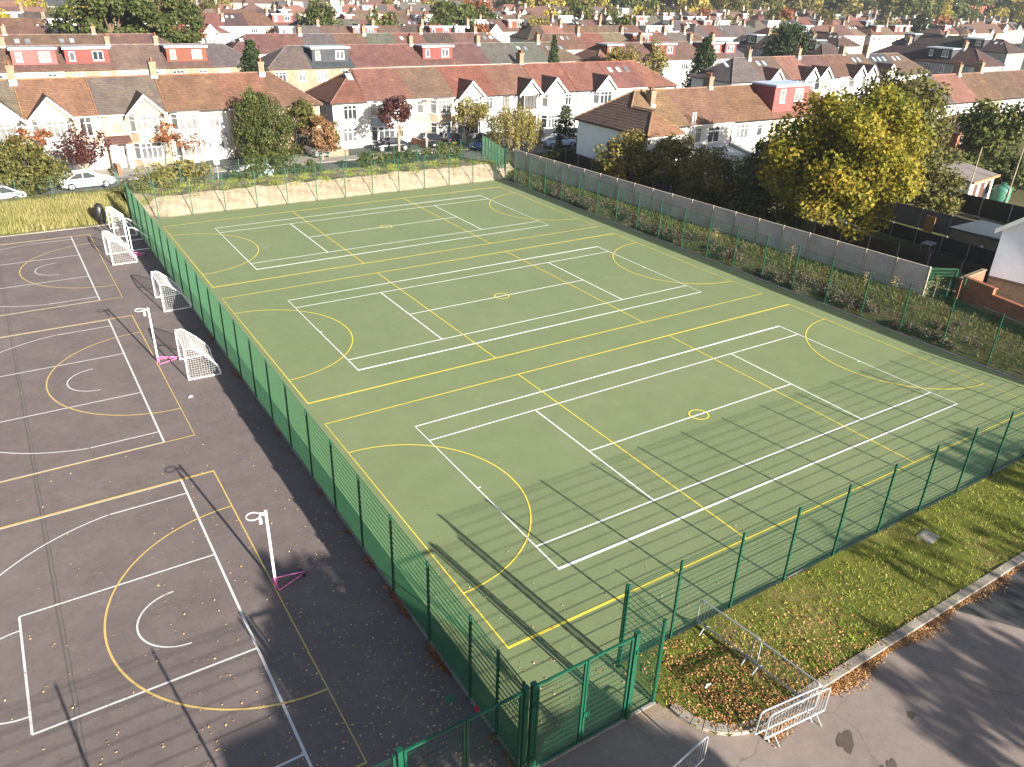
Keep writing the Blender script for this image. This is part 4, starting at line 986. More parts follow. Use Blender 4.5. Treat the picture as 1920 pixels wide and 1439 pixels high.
# ------------------------------------------------------------------ gardens on the right
# the big white gabled house at the right edge
t = thing('white_house', 'big white gabled house with brown brick base cut by the right edge', 'house', (39.85, 7.85, 0), math.atan2(-.98, .172))
b = MB(); b.box(0, 9, 0, 7, 0, 1.5); b.build('brick_base', mt['brickstock'], t)
b = MB(); b.box(.002, 8.998, -.03, 7, 1.502, 4.75); b.hexa([(.002,-.03,4.752),(8.998,-.03,4.752),(8.998,.25,4.752),(.002,.25,4.752),(4.45,-.03,8.2),(4.55,-.03,8.2),(4.55,.25,8.2),(4.45,.25,8.2)]); b.build('wall', mt['plaster'], t, col=(.82,.86,.93))
b = MB(); k = 3.5/4.5; o_ = .35
for s in (0, 1):
    xe = -o_ if s == 0 else 9+o_; xc = 4.5; ze = 4.80-o_*k; zr = 8.3
    p = [(xe,-.3,ze),(xc,-.3,zr),(xc,7.3,zr),(xe,7.3,ze)]; q = [(x,y,z-.16) for x,y,z in p]
    b.hexa(q+p)
b.build('roof', mt['roof'], t, col=RC['brown'])
b = MB()
for s in (0, 1):
    xe = -o_ if s == 0 else 9+o_; ze = 4.80-o_*k
    b.hexa([(xe,-.34,ze-.28),(4.5,-.34,8.02),(4.5,-.31,8.02),(xe,-.31,ze-.28),(xe,-.34,ze+.04),(4.5,-.34,8.34),(4.5,-.31,8.34),(xe,-.31,ze+.04)])
b.build('bargeboard', mt['tint'], t, col=(.75,.75,.74))
# stepped red brick wall
a = math.atan2(-4.4, -.95)
t = thing('brick_wall', 'stepped red brick boundary wall in front of the big white house', 'wall', (35.95, 7.45, 0), a)
b = MB(); b.box(0, 2.2, 0, .23, -.2, 2.12); b.box(2.202, 12, 0, .23, -.2, 1.72); b.build('brickwork', mt['brickred'], t)
b = MB(); b.box(-.03, 2.26, -.04, .27, 2.122, 2.19); b.box(2.262, 12, -.04, .27, 1.722, 1.79); b.build('coping', mt['brickred'], t)
b = MB(); b.tube([(2.0,-.08,.95),(7,-.08,.8)], .03, 6); b.build('pipe', mt['concretedark'], t)
t = thing('brick_wall', 'short brick side wall running back to the white house', 'wall', (36.2, 7.6, 0), R(5))
b = MB(); b.box(0, 3.2, 0, .2, -.2, 1.9); b.build('brickwork', mt['brickred'], t); b = MB(); b.box(-.03, 3.2, -.04, .24, 1.902, 1.97); b.build('coping', mt['brickstock'], t)
# garden fences
def garden_fence(label, p0, p1, h, col, n):
    d = Vector(p1)-Vector(p0); L_ = d.length; w = L_/n
    t = thing('garden_fence', label, 'fence', (*p0, 0), math.atan2(d.y, d.x), 'fences between the gardens')
    b = MB()
    for k in range(int(h/.15)): b.box(.06, w-.06, -.012-.006*(k % 2), .012, .1+k*.15, .1+k*.15+.147)
    me = b.mesh('fence panel', mt['wood'])
    for i in range(n): put('panel', me, t, (i*w,0,0), 0, col)
    b = MB(); b.box(-.05,.05,-.05,.05,-.1,h+.1); pmh = b.mesh('fence post', mt['concrete'])
    for i in range(n+1): put('post', pmh, t, (i*w,0,0))
garden_fence('dark garden fence in front of the small white outbuilding', (60.,30.), (60.,4.), 1.7, (.035,.03,.03), 10)
garden_fence('grey garden fence with tall pale posts behind the garden clutter', (51.2,25.), (51.6,4.5), 1.7, (.13,.125,.135), 8)
garden_fence('low dark garden fence under the big yellow tree', (47.3,24.), (46.6,8.6), 1.1, (.05,.045,.042), 7)
garden_fence('dark garden fence just behind the grey timber fence', (40.5,22.), (42.5,8.6), 1.2, (.06,.045,.035), 6)
garden_fence('dark garden fence below the white end house', (39.0,56.), (38.0,36.), 1.5, (.06,.045,.035), 8)
t = thing('outbuilding', 'small white outbuilding with brown doors and orange edged roof', 'outbuilding', (62.3, 22.2, 0), R(8))
b = MB(); b.box(0, 5.4, 0, 3.4, 0, 2.3); b.build('wall', mt['plaster'], t, col=(.62,.60,.58))
b = MB(); b.hexa([(-.3,-.3,2.3),(5.7,-.3,2.3),(5.7,3.7,2.6),(-.3,3.7,2.6),(-.3,-.3,2.42),(5.7,-.3,2.42),(5.7,3.7,3.1),(-.3,3.7,3.1)]); b.build('roof', mt['felt'], t, col=(.17,.15,.14))
b = MB(); b.box(-.32,5.72,-.36,-.302,2.24,2.46); b.build('roof_edge', mt['tint'], t, col=(.42,.17,.08))
for x, w in ((.9,.8),(2.4,.95),(4.0,.8)): b = MB(); b.box(x,x+w,-.04,-.002,.05 if w > .9 else .8,2.0); b.build('door' if w > .9 else 'shutter', mt['tint'], t, col=(.10,.05,.035))
t = thing('brick_outhouse', 'low brown brick outhouse with flat felt roof between dark fences', 'outhouse', (46.9, 10.2, 0), R(90))
b = MB(); b.box(0, 4.6, -4.2, 0, 0, 1.9); b.build('wall', mt['brickstock'], t); b = MB(); b.box(-.1, 4.7, -4.3, .1, 1.902, 2.02); b.build('roof', mt['felt'], t, col=(.06,.075,.09))
b = MB(); b.tube([(2.0,.0,1.2),(2.0,.06,1.2)], .13, 10); b.build('vent', mt['whitemetal'], t)
t = thing('water_tank', 'ribbed pale green garden water tank beside the white outbuilding', 'tank', (66.6, 21.4, 0))
b = MB(); pr = [(.72,0),(.8,.25),(.76,.5),(.84,.8),(.78,1.1),(.83,1.4),(.72,1.7),(.4,1.85),(.0,1.9)]
for i, (rr, z) in enumerate(pr):
    b.v += [(max(rr,.01)*math.cos(a), max(rr,.01)*math.sin(a), z) for a in np.linspace(0, 2*math.pi, 18, endpoint=False)]
    if i:
        for j in range(18): b.f.append(((i-1)*18+j,(i-1)*18+(j+1)%18,i*18+(j+1)%18,i*18+j)); b.m.append(0)
b.build('body', plain('green polythene', (.045,.15,.105), .5, .4), t, smooth=True); b = MB(); b.tube([(0,0,1.95),(0,0,2.1)], .25, 12); b.build('lid', mt['green'], t)
for x, y, h, lb in ((61.5,21.9,5.6,'thin weathered aerial pole in front of the white outbuilding'),(66.2,20.6,5.4,'thin pale pole rising beside the green water tank')):
    b = MB(); b.tube([(0,0,0),(.25,.0,h)], [.06,.045], 7); tag(b.build('pole', mt['palebark'], None, (x,y,0)), lb, 'pole', 'poles in the gardens')
t = thing('garden_table', 'small white garden table with dark legs next to the brick outhouse', 'table', (45.0, 14.9, 0), R(10))
b = MB(); b.box(0,1.2,0,.8,.75,.81); b.build('top', mt['tint'], t, col=(.22,.25,.28))
for x, y in ((.05,.05),(1.08,.05),(1.08,.68),(.05,.68)): b = MB(); b.box(x,x+.07,y,y+.07,0,.748); b.build('leg', mt['tint'], t, col=(.3,.33,.34))
b = MB(); b.hexa([(0,0,0),(2.2,0,0),(2.0,1.5,0),(.1,1.5,0),(.15,.1,.5),(1.2,.2,.9),(1.6,1.2,.55),(.3,1.3,.4)]); tag(b.build('tarpaulin', plain('blue tarpaulin', (.05,.16,.27), .4, .5), None, (49.2,13.2,0), R(30)), 'crumpled blue tarpaulin over garden things by the grey fence', 'tarpaulin')
b = MB(); b.box(0,.04,0,.9,0,1.3); tag(b.build('board', plain('orange board', (.38,.2,.07)), None, (51.0,18.4,.05), R(-6)), 'upright orange board leaning on the grey garden fence', 'board')
t = thing('greenhouse', 'low pale garden shed roof beyond the poles near the right edge', 'shed', (76., 21., 0)); b = MB(); b.box(0,7,0,3.2,0,2.1); b.build('wall', mt['plaster'], t, col=(.42,.43,.45)); b = MB(); b.hexa([(-.2,-.2,2.1),(7.2,-.2,2.1),(7.2,3.4,2.4),(-.2,3.4,2.4),(-.2,-.2,2.2),(7.2,-.2,2.2),(7.2,3.4,2.75),(-.2,3.4,2.75)]); b.build('roof', mt['felt'], t, col=(.40,.41,.42))

# ------------------------------------------------------------------ cars
def car(label, x, y, rz, col, kind='sedan', L_=4.45):
    t = thing('parked_car', label, 'car', (x, y, .03), rz, 'cars parked along the street'); hw = .87
    van = kind == 'van'; hat = kind == 'hatch'
    zt = {'sedan':.92,'hatch':.95,'van':1.05}[kind]
    st = [(0,.62,.42,.66),(.12,.76,.26,.74),(.5,.84,.2,zt-.10),(1.2,hw,.2,zt),(2.2,hw,.2,zt+.02),(3.2,hw,.2,zt+.03),(L_-.45,.84,.22,zt+.02),(L_-.08,.76,.3,zt-.06),(L_,.64,.45,zt-.2)]
    b = MB(); n = 8
    for xx, w, z0, z1 in st:
        m_ = z0+(z1-z0)*.55
        for p in ((-w*.92,z0),(-w,z0+.12),(-w,m_),(-w*.93,z1),(w*.93,z1),(w,m_),(w,z0+.12),(w*.92,z0)): b.v.append((xx-L_/2, p[0], p[1]))
    for i in range(len(st)-1):
        for j in range(n): b.f.append((i*n+j, i*n+(j+1) % n, (i+1)*n+(j+1) % n, (i+1)*n+j)); b.m.append(0)
    b.f.append(tuple(range(n))); b.f.append(tuple(range(len(b.v)-n, len(b.v)))[::-1]); b.m += [0,0]
    b.build('body', mt['car'], t, smooth=True, col=col)
    zr = {'sedan':1.43,'hatch':1.46,'van':1.75}[kind]
    pr = {'sedan':[(1.15,0),(1.95,1),(3.05,1),(3.95,0)],'hatch':[(1.05,0),(1.8,1),(3.4,1),(4.0,0)],'van':[(.75,0),(1.5,1),(L_-.35,1),(L_-.12,0)]}[kind]
    gl = [(xx-L_/2, .80 if not u else .62, zt-.01 if not u else zr-.03) for xx, u in pr]
    b = MB()
    Lf_ = [(x_, -w, z) for x_, w, z in gl]; Rt = [(x_, w, z) for x_, w, z in gl]
    for i in range(3): b.face([Lf_[i], Lf_[i+1], Rt[i+1], Rt[i]])
    b.face(Lf_[::-1]); b.face(Rt); b.build('window', mt['carglass'], t)
    b = MB(); (xa, wa, za), (xb, wb, zb_) = gl[1], gl[2]
    b.hexa([(xa-.06,-wa-.02,za+.004),(xb+.08,-wb-.02,zb_+.004),(xb+.08,wb+.02,zb_+.004),(xa-.06,wa+.02,za+.004),(xa+.05,-wa+.06,za+.06),(xb-.05,-wb+.06,zb_+.06),(xb-.05,wb-.06,zb_+.06),(xa+.05,wa-.06,za+.06)])
    for s in (-1, 1):
        P = [(q[0], s*(q[1]+.012), q[2]) for q in gl]
        b.tube([P[0],P[1]], .04, 5); b.tube([P[3],P[2]], .05, 5)
        mx = (P[1][0]+P[2][0])/2; b.tube([(mx+.1,s*.825,zt),(mx+.05,s*.64,zr-.03)], .035, 5)
    b.build('roof', mt['car'], t, col=col)
    for s in (-1, 1):
        for xx in (.82-L_/2, L_-.85-L_/2):
            b = MB(); b.tube([(xx,s*.70,.32),(xx,s*.885,.32)], .325, 16); w_ = b.build('wheel', mt['rubber'], t)
            b = MB(); b.tube([(xx,s*.886,.32),(xx,s*.9,.32)], .215, 12); b.build('rim', mt['rim'], w_)
        b = MB(); b.hexa([(-L_/2+.02,s*.42-.14,.56),(-L_/2+.02,s*.42+.14,.56),(-L_/2+.25,s*.42+.2,.56),(-L_/2+.25,s*.42-.2,.56),(-L_/2+.06,s*.42-.14,.70),(-L_/2+.06,s*.42+.14,.70),(-L_/2+.3,s*.42+.2,.74),(-L_/2+.3,s*.42-.2,.74)]); b.build('headlight', mt['lamp'], t)
        b = MB(); b.box(L_/2-.12, L_/2-.03, s*.56-.12, s*.56+.12, .68, .84); b.build('tail_light', mt['red'], t)
        b = MB(); b.box(-.75, -.58, s*.86 if s > 0 else s*1.02, s*1.02 if s > 0 else s*.86, zt+.0, zt+.12); b.build('mirror', mt['car'], t, col=col)
    for xx in (-L_/2-.012, L_/2+.0): b = MB(); b.box(xx, xx+.012, -.26, .26, .42, .53); b.build('number_plate', mt['tint'], t, col=(.7,.7,.66) if xx < 0 else (.7,.55,.12))
    return t
car('white car with dark windows parked behind the purple leaved tree', -6.7, 63.9, R(4+180), (.78,.79,.82))
car('pale silver car mostly hidden by the foot of the big round tree', 7.2, 60.9, R(-6), (.50,.58,.64), 'hatch', 4.0)
car('white car on the drive between the round tree and the brown tree', 16.6, 69.2, R(95), (.78,.78,.77), 'hatch', 4.0)
car('glossy black saloon car on the dark drive of the blue grey house', 25.3, 68.7, R(-4), (.012,.013,.016))
car('black hatchback nearest the lamp post', 30.6, 68.9, R(75), (.014,.013,.018), 'hatch', 4.1)
car('dark blue hatchback with its tail to the street', 33.2, 69.4, R(-100), (.02,.035,.07), 'hatch', 4.0)
car('bright blue people carrier beside the end of the timber fence', 35.7, 65.0, R(18), (.015,.05,.17), 'van', 4.4)
car('silver blue car glimpsed behind the willow', 44.4, 62.6, R(178), (.42,.50,.60))
car('silver car half out of the photo behind the yellow bush', -13.9, 60.9, R(5), (.4,.45,.5))
# lamp post and a small sign
t = thing('street_lamp', 'slim grey lamp post in front of the tan house with curved bays', 'lamp post', (28.4,65.9,.1))
b = MB(); b.tube([(0,0,0),(0,0,1.2),(0,0,1.25),(0,0,5.4)], [.10,.10,.06,.045], 8); b.build('pole', mt['steel'], t)
b = MB(); b.box(-.5,.05,-.09,.09,5.38,5.48); b.build('lantern', mt['black'], t)
t = thing('street_sign', 'small white sign on a pale post by the leafy bush', 'sign', (3.9,60.0,.1), R(5))
b = MB(); b.tube([(0,0,0),(0,0,2.3)], .035, 7); b.build('post', mt['steel'], t); b = MB(); b.box(-.24,.24,-.05,-.036,1.75,2.35); b.build('plate', mt['whitemetal'], t)
# ------------------------------------------------------------------ trees and plants
FO = dict(
    yellow=foliage('yellowing leaves', [(.090,.112,.016),(.175,.180,.022),(.285,.232,.028),(.39,.265,.030)], .33, .5),
    darkgreen=foliage('dark green leaves', [(.030,.046,.012),(.062,.080,.020),(.110,.112,.030)], .5),
    olive=foliage('olive leaves', [(.048,.056,.016),(.10,.098,.026),(.175,.148,.038)], .5),
    green=foliage('mid green leaves', [(.030,.048,.010),(.070,.085,.018),(.135,.125,.025)], .5),
    bronze=foliage('bronze and green leaves', [(.075,.088,.022),(.155,.142,.040),(.25,.195,.058),(.34,.23,.072)], .4, .45),
    laurel=foliage('laurel leaves', [(.026,.042,.010),(.056,.072,.017),(.12,.112,.028)], .5),
    purple=foliage('dark purple leaves', [(.035,.014,.016),(.075,.026,.026),(.13,.045,.032)], .7),
    rust=foliage('rust red leaves', [(.13,.045,.022),(.23,.085,.035),(.33,.15,.06)], .8),
    brown=foliage('dry brown leaves', [(.13,.065,.028),(.21,.115,.055),(.29,.18,.09)], .7),
    gold=foliage('golden leaves', [(.20,.18,.045),(.36,.29,.065),(.50,.40,.10)], .5, .45),
    lemon=foliage('lemon yellow leaves', [(.24,.21,.03),(.42,.33,.04),(.52,.40,.06)], .5),
    willow=foliage('willow leaves', [(.105,.105,.028),(.21,.18,.05),(.33,.26,.09)], .5, .4),
    conifer=foliage('conifer needles', [(.014,.028,.012),(.030,.048,.018),(.055,.070,.022)], .6),
    straw=foliage('dry stalks', [(.20,.155,.06),(.32,.25,.10),(.42,.35,.16)], .5, .15),
    bramble=foliage('dead brambles', [(.040,.030,.018),(.080,.058,.036),(.15,.108,.070)], .9, .1),
)
def unit(a): return a/np.maximum(1e-9, np.linalg.norm(a, axis=-1, keepdims=True))
def leaf_quads(P, size, out, rs, flat=.62, droop=0.):
    n = len(P); N = unit(rs.normal(size=(n,3))*.9+out*.9+np.array([0,0,.35])); T = rs.normal(size=(n,3)); T[:,2] -= droop
    T = unit(T-N*(T*N).sum(1, keepdims=True)); B = np.cross(N, T); a = size*rs.uniform(.65, 1.35, (n,1)); b = a*flat
    return np.stack([P+T*a, P+B*b-T*a*.1, P-T*a, P-B*b-T*a*.1], 1)
def crown_broad(r, n, size, clumps, rs, cr=(.24,.42), low=-.75, gaps=.0, droop=0.):
    r = np.array(r); D = unit(rs.normal(size=(clumps*3,3))); D = D[D[:,2] > low][:clumps]; k = len(D)
    Cn = D*r*(rs.uniform(.30, .92, (k,1))**.7); q = rs.uniform(*cr, (k,1))*r.mean()
    w = (q[:,0]**2); idx = rs.choice(k, n, p=w/w.sum()); d = unit(rs.normal(size=(n,3)))
    P = Cn[idx]+d*q[idx]*(rs.uniform(.25, 1., (n,1))**.5)*np.array([1,1,.82]); out = unit(P/r+d*.8)
    V = leaf_quads(P, size, out, rs, droop=droop); return V, Cn
def crown_conifer(h, rad, n, size, rs, z0=.06, tiers=16, power=.9):
    t = rs.uniform(z0, 1., n)**1.25; lay = np.floor(t*tiers)/tiers; lay = lay*.75+t*.25
    R_ = rad*(1-lay)**power+.12; nb = 9; az = (rs.integers(0, nb, n)+lay*7.3)*2*np.pi/nb+rs.normal(0,.20,n); f = rs.uniform(.15,1.,n)**.6*rs.choice([1.,.85,1.12],n)
    x, y = R_*f*np.cos(az), R_*f*np.sin(az); z = h*t-R_*f*.28+rs.normal(0,.12,n); P = np.stack([x,y,z],1)
    out = unit(np.stack([np.cos(az),np.sin(az),np.full(n,.5)],1)); return leaf_quads(P, size, out, rs, .45, .5), None
def trunk(root, h, r, Cn, rs, bark, z0=0., n=7):
    b = MB(); lean = rs.normal(0,.12,2)*h*.1
    mid = [(lean[0]*i/4+rs.normal()*.03, lean[1]*i/4+rs.normal()*.03, h*i/4) for i in range(5)]; b.tube([(0,0,-.2)]+mid[1:], [r*1.25,r,r*.85,r*.72,r*.5], 8)
    if Cn is not None:
        for c in Cn[:n]:
            s = Vector(mid[rs.integers(1,4)]); e = Vector(c); m_ = s.lerp(e,.5)+Vector((0,0,.12*(e-s).length)); b.tube([s,m_,e], [r*.42,r*.28,r*.08], 5)
    return b.build('trunk', bark, root)
def tree(name, label, cat, x, y, zc, r, mat, n, size, seed, clumps=40, bark=None, group=None, th=None, tr=.16, taper=0., **kw):
    rs = np.random.default_rng(seed); t = thing(name, label, cat, (x,y,0), 0, group)
    V, Cn = crown_broad(r, n, size, clumps, rs, **kw)
    if taper: V[:,:,:2] *= 1-taper*np.clip((V[:,:1,2:]+r[2])/(2*r[2]), 0, 1)**1.2
    V[:,:,2] += zc; V[:,:,2] = np.maximum(V[:,:,2], .03)
    soup('crown', V, FO[mat], t); Cn = Cn+np.array([0,0,zc]); trunk(t, th or max(.8, zc), tr, Cn, rs, bark or mt['bark']); return t
def conifer(label, x, y, h, rad, seed, n=2600, size=.3, mat='conifer', group=None, **kw):
    rs = np.random.default_rng(seed); t = thing('conifer_tree', label, 'tree', (x,y,0), 0, group)
    V, _ = crown_conifer(h, rad, n, size, rs, **kw); V[:,:,2] = np.maximum(V[:,:,2], .03); soup('crown', V, FO[mat], t); trunk(t, h*.9, .16, None, rs, mt['bark']); return t

tree('maple_tree', 'large yellow and green maple towering over the grey timber fence', 'tree', 40.9, 20.7, 6.2, (5.6,5.5,5.5), 'yellow', 42000, .16, 1, 190, tr=.3, cr=(.17,.30))
tree('green_tree', 'tall dull green tree right behind the yellow maple', 'tree', 52.6, 24.9, 6.1, (4.4,4.3,6.0), 'olive', 17000, .175, 2, 120, tr=.26, cr=(.18,.32))
tree('bush', 'broad olive bush filling the gap right of the maple above the dark fences', 'bush', 53.5, 20.8, 2.4, (2.6,2.6,2.6), 'olive', 4500, .15, 213, 40, th=.8, low=-1)
tree('bush', 'shady green bush leaning over the white outbuilding roof', 'bush', 64.6, 29.0, 2.6, (3.4,3.0,2.8), 'olive', 3600, .19, 214, 36, th=1., low=-1)
hg = 'dense bronze green shrubs behind the timber fence'
for i, (x, y, z, r, s) in enumerate(((37.0,41.2,2.7,(3.3,3.2,2.9),3),(40.3,38.4,2.8,(3.4,3.3,3.0),4),(40.0,33.6,2.5,(3.5,3.5,2.7),5))):
    tree('shrub', ('large rounded bronze shrub against the white end wall','large rounded bronze shrub in the middle of three behind the timber fence','spreading bronze shrub next to the dark bushes under the maple')[i], 'shrub', x, y, z, r, 'bronze', 6500, .15, s, 60, group=hg, th=1.2, low=-1, cr=(.2,.34))
tree('bush', 'dark olive bushy tree between the bronze shrubs and the maple', 'bush', 41.6, 28.2, 2.6, (3.2,3.2,2.8), 'olive', 4500, .17, 6, 45, th=1.2, low=-1)
tree('bush', 'dark green bushes in the shade beneath the maple', 'bush', 38.8, 25.4, 1.7, (2.6,2.6,1.8), 'darkgreen', 3000, .16, 7, 30, th=.8, low=-1)
tree('green_tree', 'leaning olive tree among the bushes with a pale bare limb', 'tree', 45.4, 31.2, 4.0, (2.6,2.6,2.9), 'olive', 3500, .18, 8, 30, bark=mt['palebark'])
tree('green_tree', 'yellow green garden tree near the right edge by the white terraces', 'tree', 79.3, 29.5, 4.0, (4.6,4.3,4.2), 'green', 5000, .24, 9, 45)
tree('green_tree', 'dark green tree between the brick extension and the pole', 'tree', 69.0, 27.5, 1.8, (2.6,2.4,2.0), 'darkgreen', 2200, .22, 10, 40)
tree('bush', 'dark bush behind the water tank in the right hand gardens', 'bush', 72.4, 24.3, 1.8, (3.4,2.6,2.1), 'darkgreen', 2600, .2, 11, 30, th=.8, low=-1)
tree('bush', 'low dark bush on the lawn before the white house', 'bush', 60.5, 12.5, 1.2, (2.6,3.2,1.4), 'darkgreen', 1800, .18, 12, 24, th=.6, low=-1)
tree('bush', 'green bush against the small white outbuilding', 'bush', 58.2, 29.3, 2.0, (3.,3.,2.4), 'olive', 2600, .2, 13, 30, th=.8, low=-1)
# along the street
V = None
tree('round_tree', 'big round dark green tree in front of the tan and white houses', 'tree', 10.6, 66.6, 3.6, (4.7,3.6,3.9), 'laurel', 16000, .135, 14, 150, th=1.5, low=-1, cr=(.17,.28), taper=.74)
tree('round_tree', 'narrow darker green top rising out of the big round tree', 'tree', 9.6, 67.6, 4.6, (2.1,2.0,3.3), 'darkgreen', 5500, .14, 15, 60, th=3., taper=.4)
tree('grey_green_tree', 'small grey green tree by the tan end house', 'tree', 15.3, 69.6, 4.0, (1.9,1.8,1.8), 'olive', 1900, .15, 16, 26, gaps=.3)
tree('street_tree', 'small dry brown leaved street tree with pale trunk', 'tree', 16.3, 66.4, 2.5, (1.8,1.8,1.9), 'brown', 2200, .13, 17, 26, bark=mt['palebark'], tr=.09)
tree('bush', 'narrow brown green bush behind the low brick wall', 'bush', 18.3, 68.6, 1.7, (1.0,1.0,1.9), 'bronze', 1100, .13, 18, 16, th=.6, low=-1)
tree('street_tree', 'lollipop shaped dark red street tree on a pale trunk before the white houses', 'tree', 24.9, 65.8, 4.5, (2.05,2.05,1.75), 'purple', 2600, .14, 19, 34, bark=mt['palebark'], tr=.13, th=3.7)
for k, (x, y, h) in enumerate(((0,0,0),)):
    rs = np.random.default_rng(20); t = thing('purple_tree', 'upright dark purple plum tree above the white car', 'tree', (-6.4,65.0,0)); L = []
    for j in range(26):
        az = rs.uniform(0, 2*math.pi); sp = rs.uniform(.2, 2.5); e = np.array([sp*math.cos(az)*1.1, sp*math.sin(az), 5.4-abs(sp)*.55+rs.normal()*.35]); s0 = np.array([0,0,1.2]); m = 85
        u = rs.uniform(.25, 1., (m,1)); P = s0+(e-s0)*u+rs.normal(0,.14,(m,3)); L.append(leaf_quads(P, .125, unit(P-s0), rs))
    soup('crown', np.concatenate(L), FO['purple'], t); trunk(t, 3.6, .15, np.array([[1.6,0,4.2],[-1.7,.2,4.],[.2,1.2,4.6],[-.6,-1.,4.7]]), rs, mt['palebark'])
tree('bush', 'big yellow green bush at the left edge behind the tall grass', 'bush', -11.4, 62.6, 2.4, (3.5,3.1,2.5), 'olive', 5500, .16, 21, 50, th=1., low=-1)
tree('sapling', 'orange tipped sapling standing behind the big yellow green bush', 'tree', -10.2, 66.2, 3.9, (1.9,1.2,1.3), 'rust', 700, .14, 22, 20)
for i, (x, y, z, s, lb) in enumerate(((1.6,68.6,3.4,23,'thin rust red sapling in front of the white curved bay, leafiest of the two'),(3.3,67.4,2.9,24,'thin nearly bare sapling with pale forked trunk beside the rust red one'))):
    tree('sapling', lb, 'tree', x, y, z, (1.25,1.1,1.35) if i == 0 else (1.5,1.1,1.2), 'rust', 620 if i == 0 else 240, .12, s, 16, bark=mt['palebark'], tr=.07, cr=(.2,.34))
tree('bush', 'loose straw green bush along the street left of the small sign', 'bush', .3, 59.9, 1.25, (3.6,1.5,1.35), 'willow', 3600, .13, 25, 44, th=.5, low=-1)
tree('slim_tree', 'slender yellow green tree with bare trunk by the blue car', 'tree', 36.9, 68.6, 3.4, (1.6,1.5,1.7), 'willow', 1100, .14, 26, 22, bark=mt['palebark'], tr=.1)
rs = np.random.default_rng(27); t = thing('willow_tree', 'golden weeping willow at the far end of the timber fence', 'tree', (36.6,60.2,0)); L = []
for j in range(520):
    az = rs.uniform(0, 2*math.pi); rr = 3.2*math.sqrt(rs.uniform(.03, 1.)); zt = 5.3-.30*rr*rr*.55+rs.normal()*.25; ln = rs.uniform(.8, 3.3); m = int(9*ln)
    P = np.stack([np.full(m, rr*math.cos(az)), np.full(m, rr*math.sin(az)), zt-np.linspace(0, ln, m)], 1)+rs.normal(0,.07,(m,3)); P[:,2] = np.maximum(P[:,2], .15)
    L.append(leaf_quads(P, .12, np.tile([math.cos(az),math.sin(az),.2],(m,1)), rs, .4, 2.5))
soup('crown', np.concatenate(L), FO['willow'], t); trunk(t, 4., .2, np.array([[1.8,0,4.6],[-1.6,.6,4.7],[.2,-1.6,4.5]]), rs, mt['bark'])
tree('slim_tree', 'ragged golden tree left of the weeping willow', 'tree', 34.2, 66.9, 3.6, (1.4,1.4,2.3), 'willow', 1100, .15, 28, 20)
conifer('dark green conifer between the willow and the white end house', 46.6, 64.4, 4.4, 1.9, 29, 2200, .16, tiers=9, power=.6)
conifer('small cone shaped conifer by the timber fence, nearest the willow', 40.4, 57.0, 2.6, .85, 30, 1100, .11, mat='darkgreen', tiers=8)
conifer('small cone shaped conifer against the white end wall', 41.6, 54.9, 2.7, .75, 31, 1000, .11, mat='darkgreen', tiers=8)
tree('bush', 'low dark hedge bush between the two small conifers and the fence', 'bush', 38.6, 54.2, .9, (2.8,1.4,1.1), 'darkgreen', 1600, .13, 32, 24, th=.4, low=-1)
bgp = 'bushes along the street side of the sandy bank'
for i, (x, y, z, r, m, lb) in enumerate(((12.4,60.0,.8,(1.6,.9,.75),'darkgreen','dark low bush right of the big round tree on the bank'),(18.9,59.2,1.05,(2.3,1.0,.95),'green','pale green bush on the bank with tall grass stems'),(22.6,59.6,1.0,(1.8,.9,.85),'darkgreen','dark green bush on the bank below the lollipop tree'),
        (27.4,59.9,1.2,(3.3,1.0,.95),'green','long leafy bush on the bank below the lamp post'),(6.0,58.8,.7,(1.5,.8,.65),'darkgreen','low dark shrub at the foot of the big round tree'),(-4.2,56.4,.9,(1.6,1.9,1.1),'olive','scrubby green bush at the corner of the tall court fence'))):
    tree('bush', lb, 'bush', x, y, z, r, m, 1500, .12, 40+i, 26, th=.4, low=-1, group=bgp)
tree('bush', 'dense olive bush on the bank at the foot of the big round tree', 'bush', 8.6, 60.7, 1.15, (3.1,1.5,1.35), 'green', 3200, .12, 39, 40, th=.5, low=-1)
# behind the terraces
conifer('small dark conifer rising behind the tan end house roof', 15.9, 88., 10.3, 4.4, 50, 5200, .27, tiers=12)
conifer('tall spiky dark conifer among the roofs in the middle', 64.6, 93., 10.2, 2.3, 51, 3000, .26, tiers=18, power=1.1)
conifer('broad dark conifer beside the white house on the short back row', 93.6, 89., 10., 4.3, 52, 5000, .3, tiers=14, power=.7)
tree('conifer_tree', 'wide dark cypress behind the row of pointed gables', 'tree', 133., 104., 6.6, (5.2,5.,5.4), 'conifer', 4500, .3, 53, 50)
tree('bush', 'rounded olive tree between two orange dormers', 'tree', 79.6, 94., 5.6, (3.4,3.2,2.9), 'bronze', 2600, .24, 54, 34)
tree('birch_tree', 'sparse yellow green birch at the end of the middle terrace', 'tree', 83.4, 90.2, 6.0, (2.4,2.3,3.6), 'willow', 1500, .2, 55, 24, bark=mt['palebark'])
tree('cedar_tree', 'huge spreading dark green cedar at the top left', 'tree', 8.6, 148., 9.0, (9.2,8.6,7.4), 'darkgreen', 11000, .36, 56, 90, tr=.5, cr=(.14,.26))
tree('cedar_tree', 'tall dark tree right behind the spreading cedar', 'tree', 19.6, 146., 7.2, (5.2,5.0,7.2), 'darkgreen', 6000, .34, 57, 60, tr=.4, cr=(.16,.28))
fg = 'trees among the far roofs'
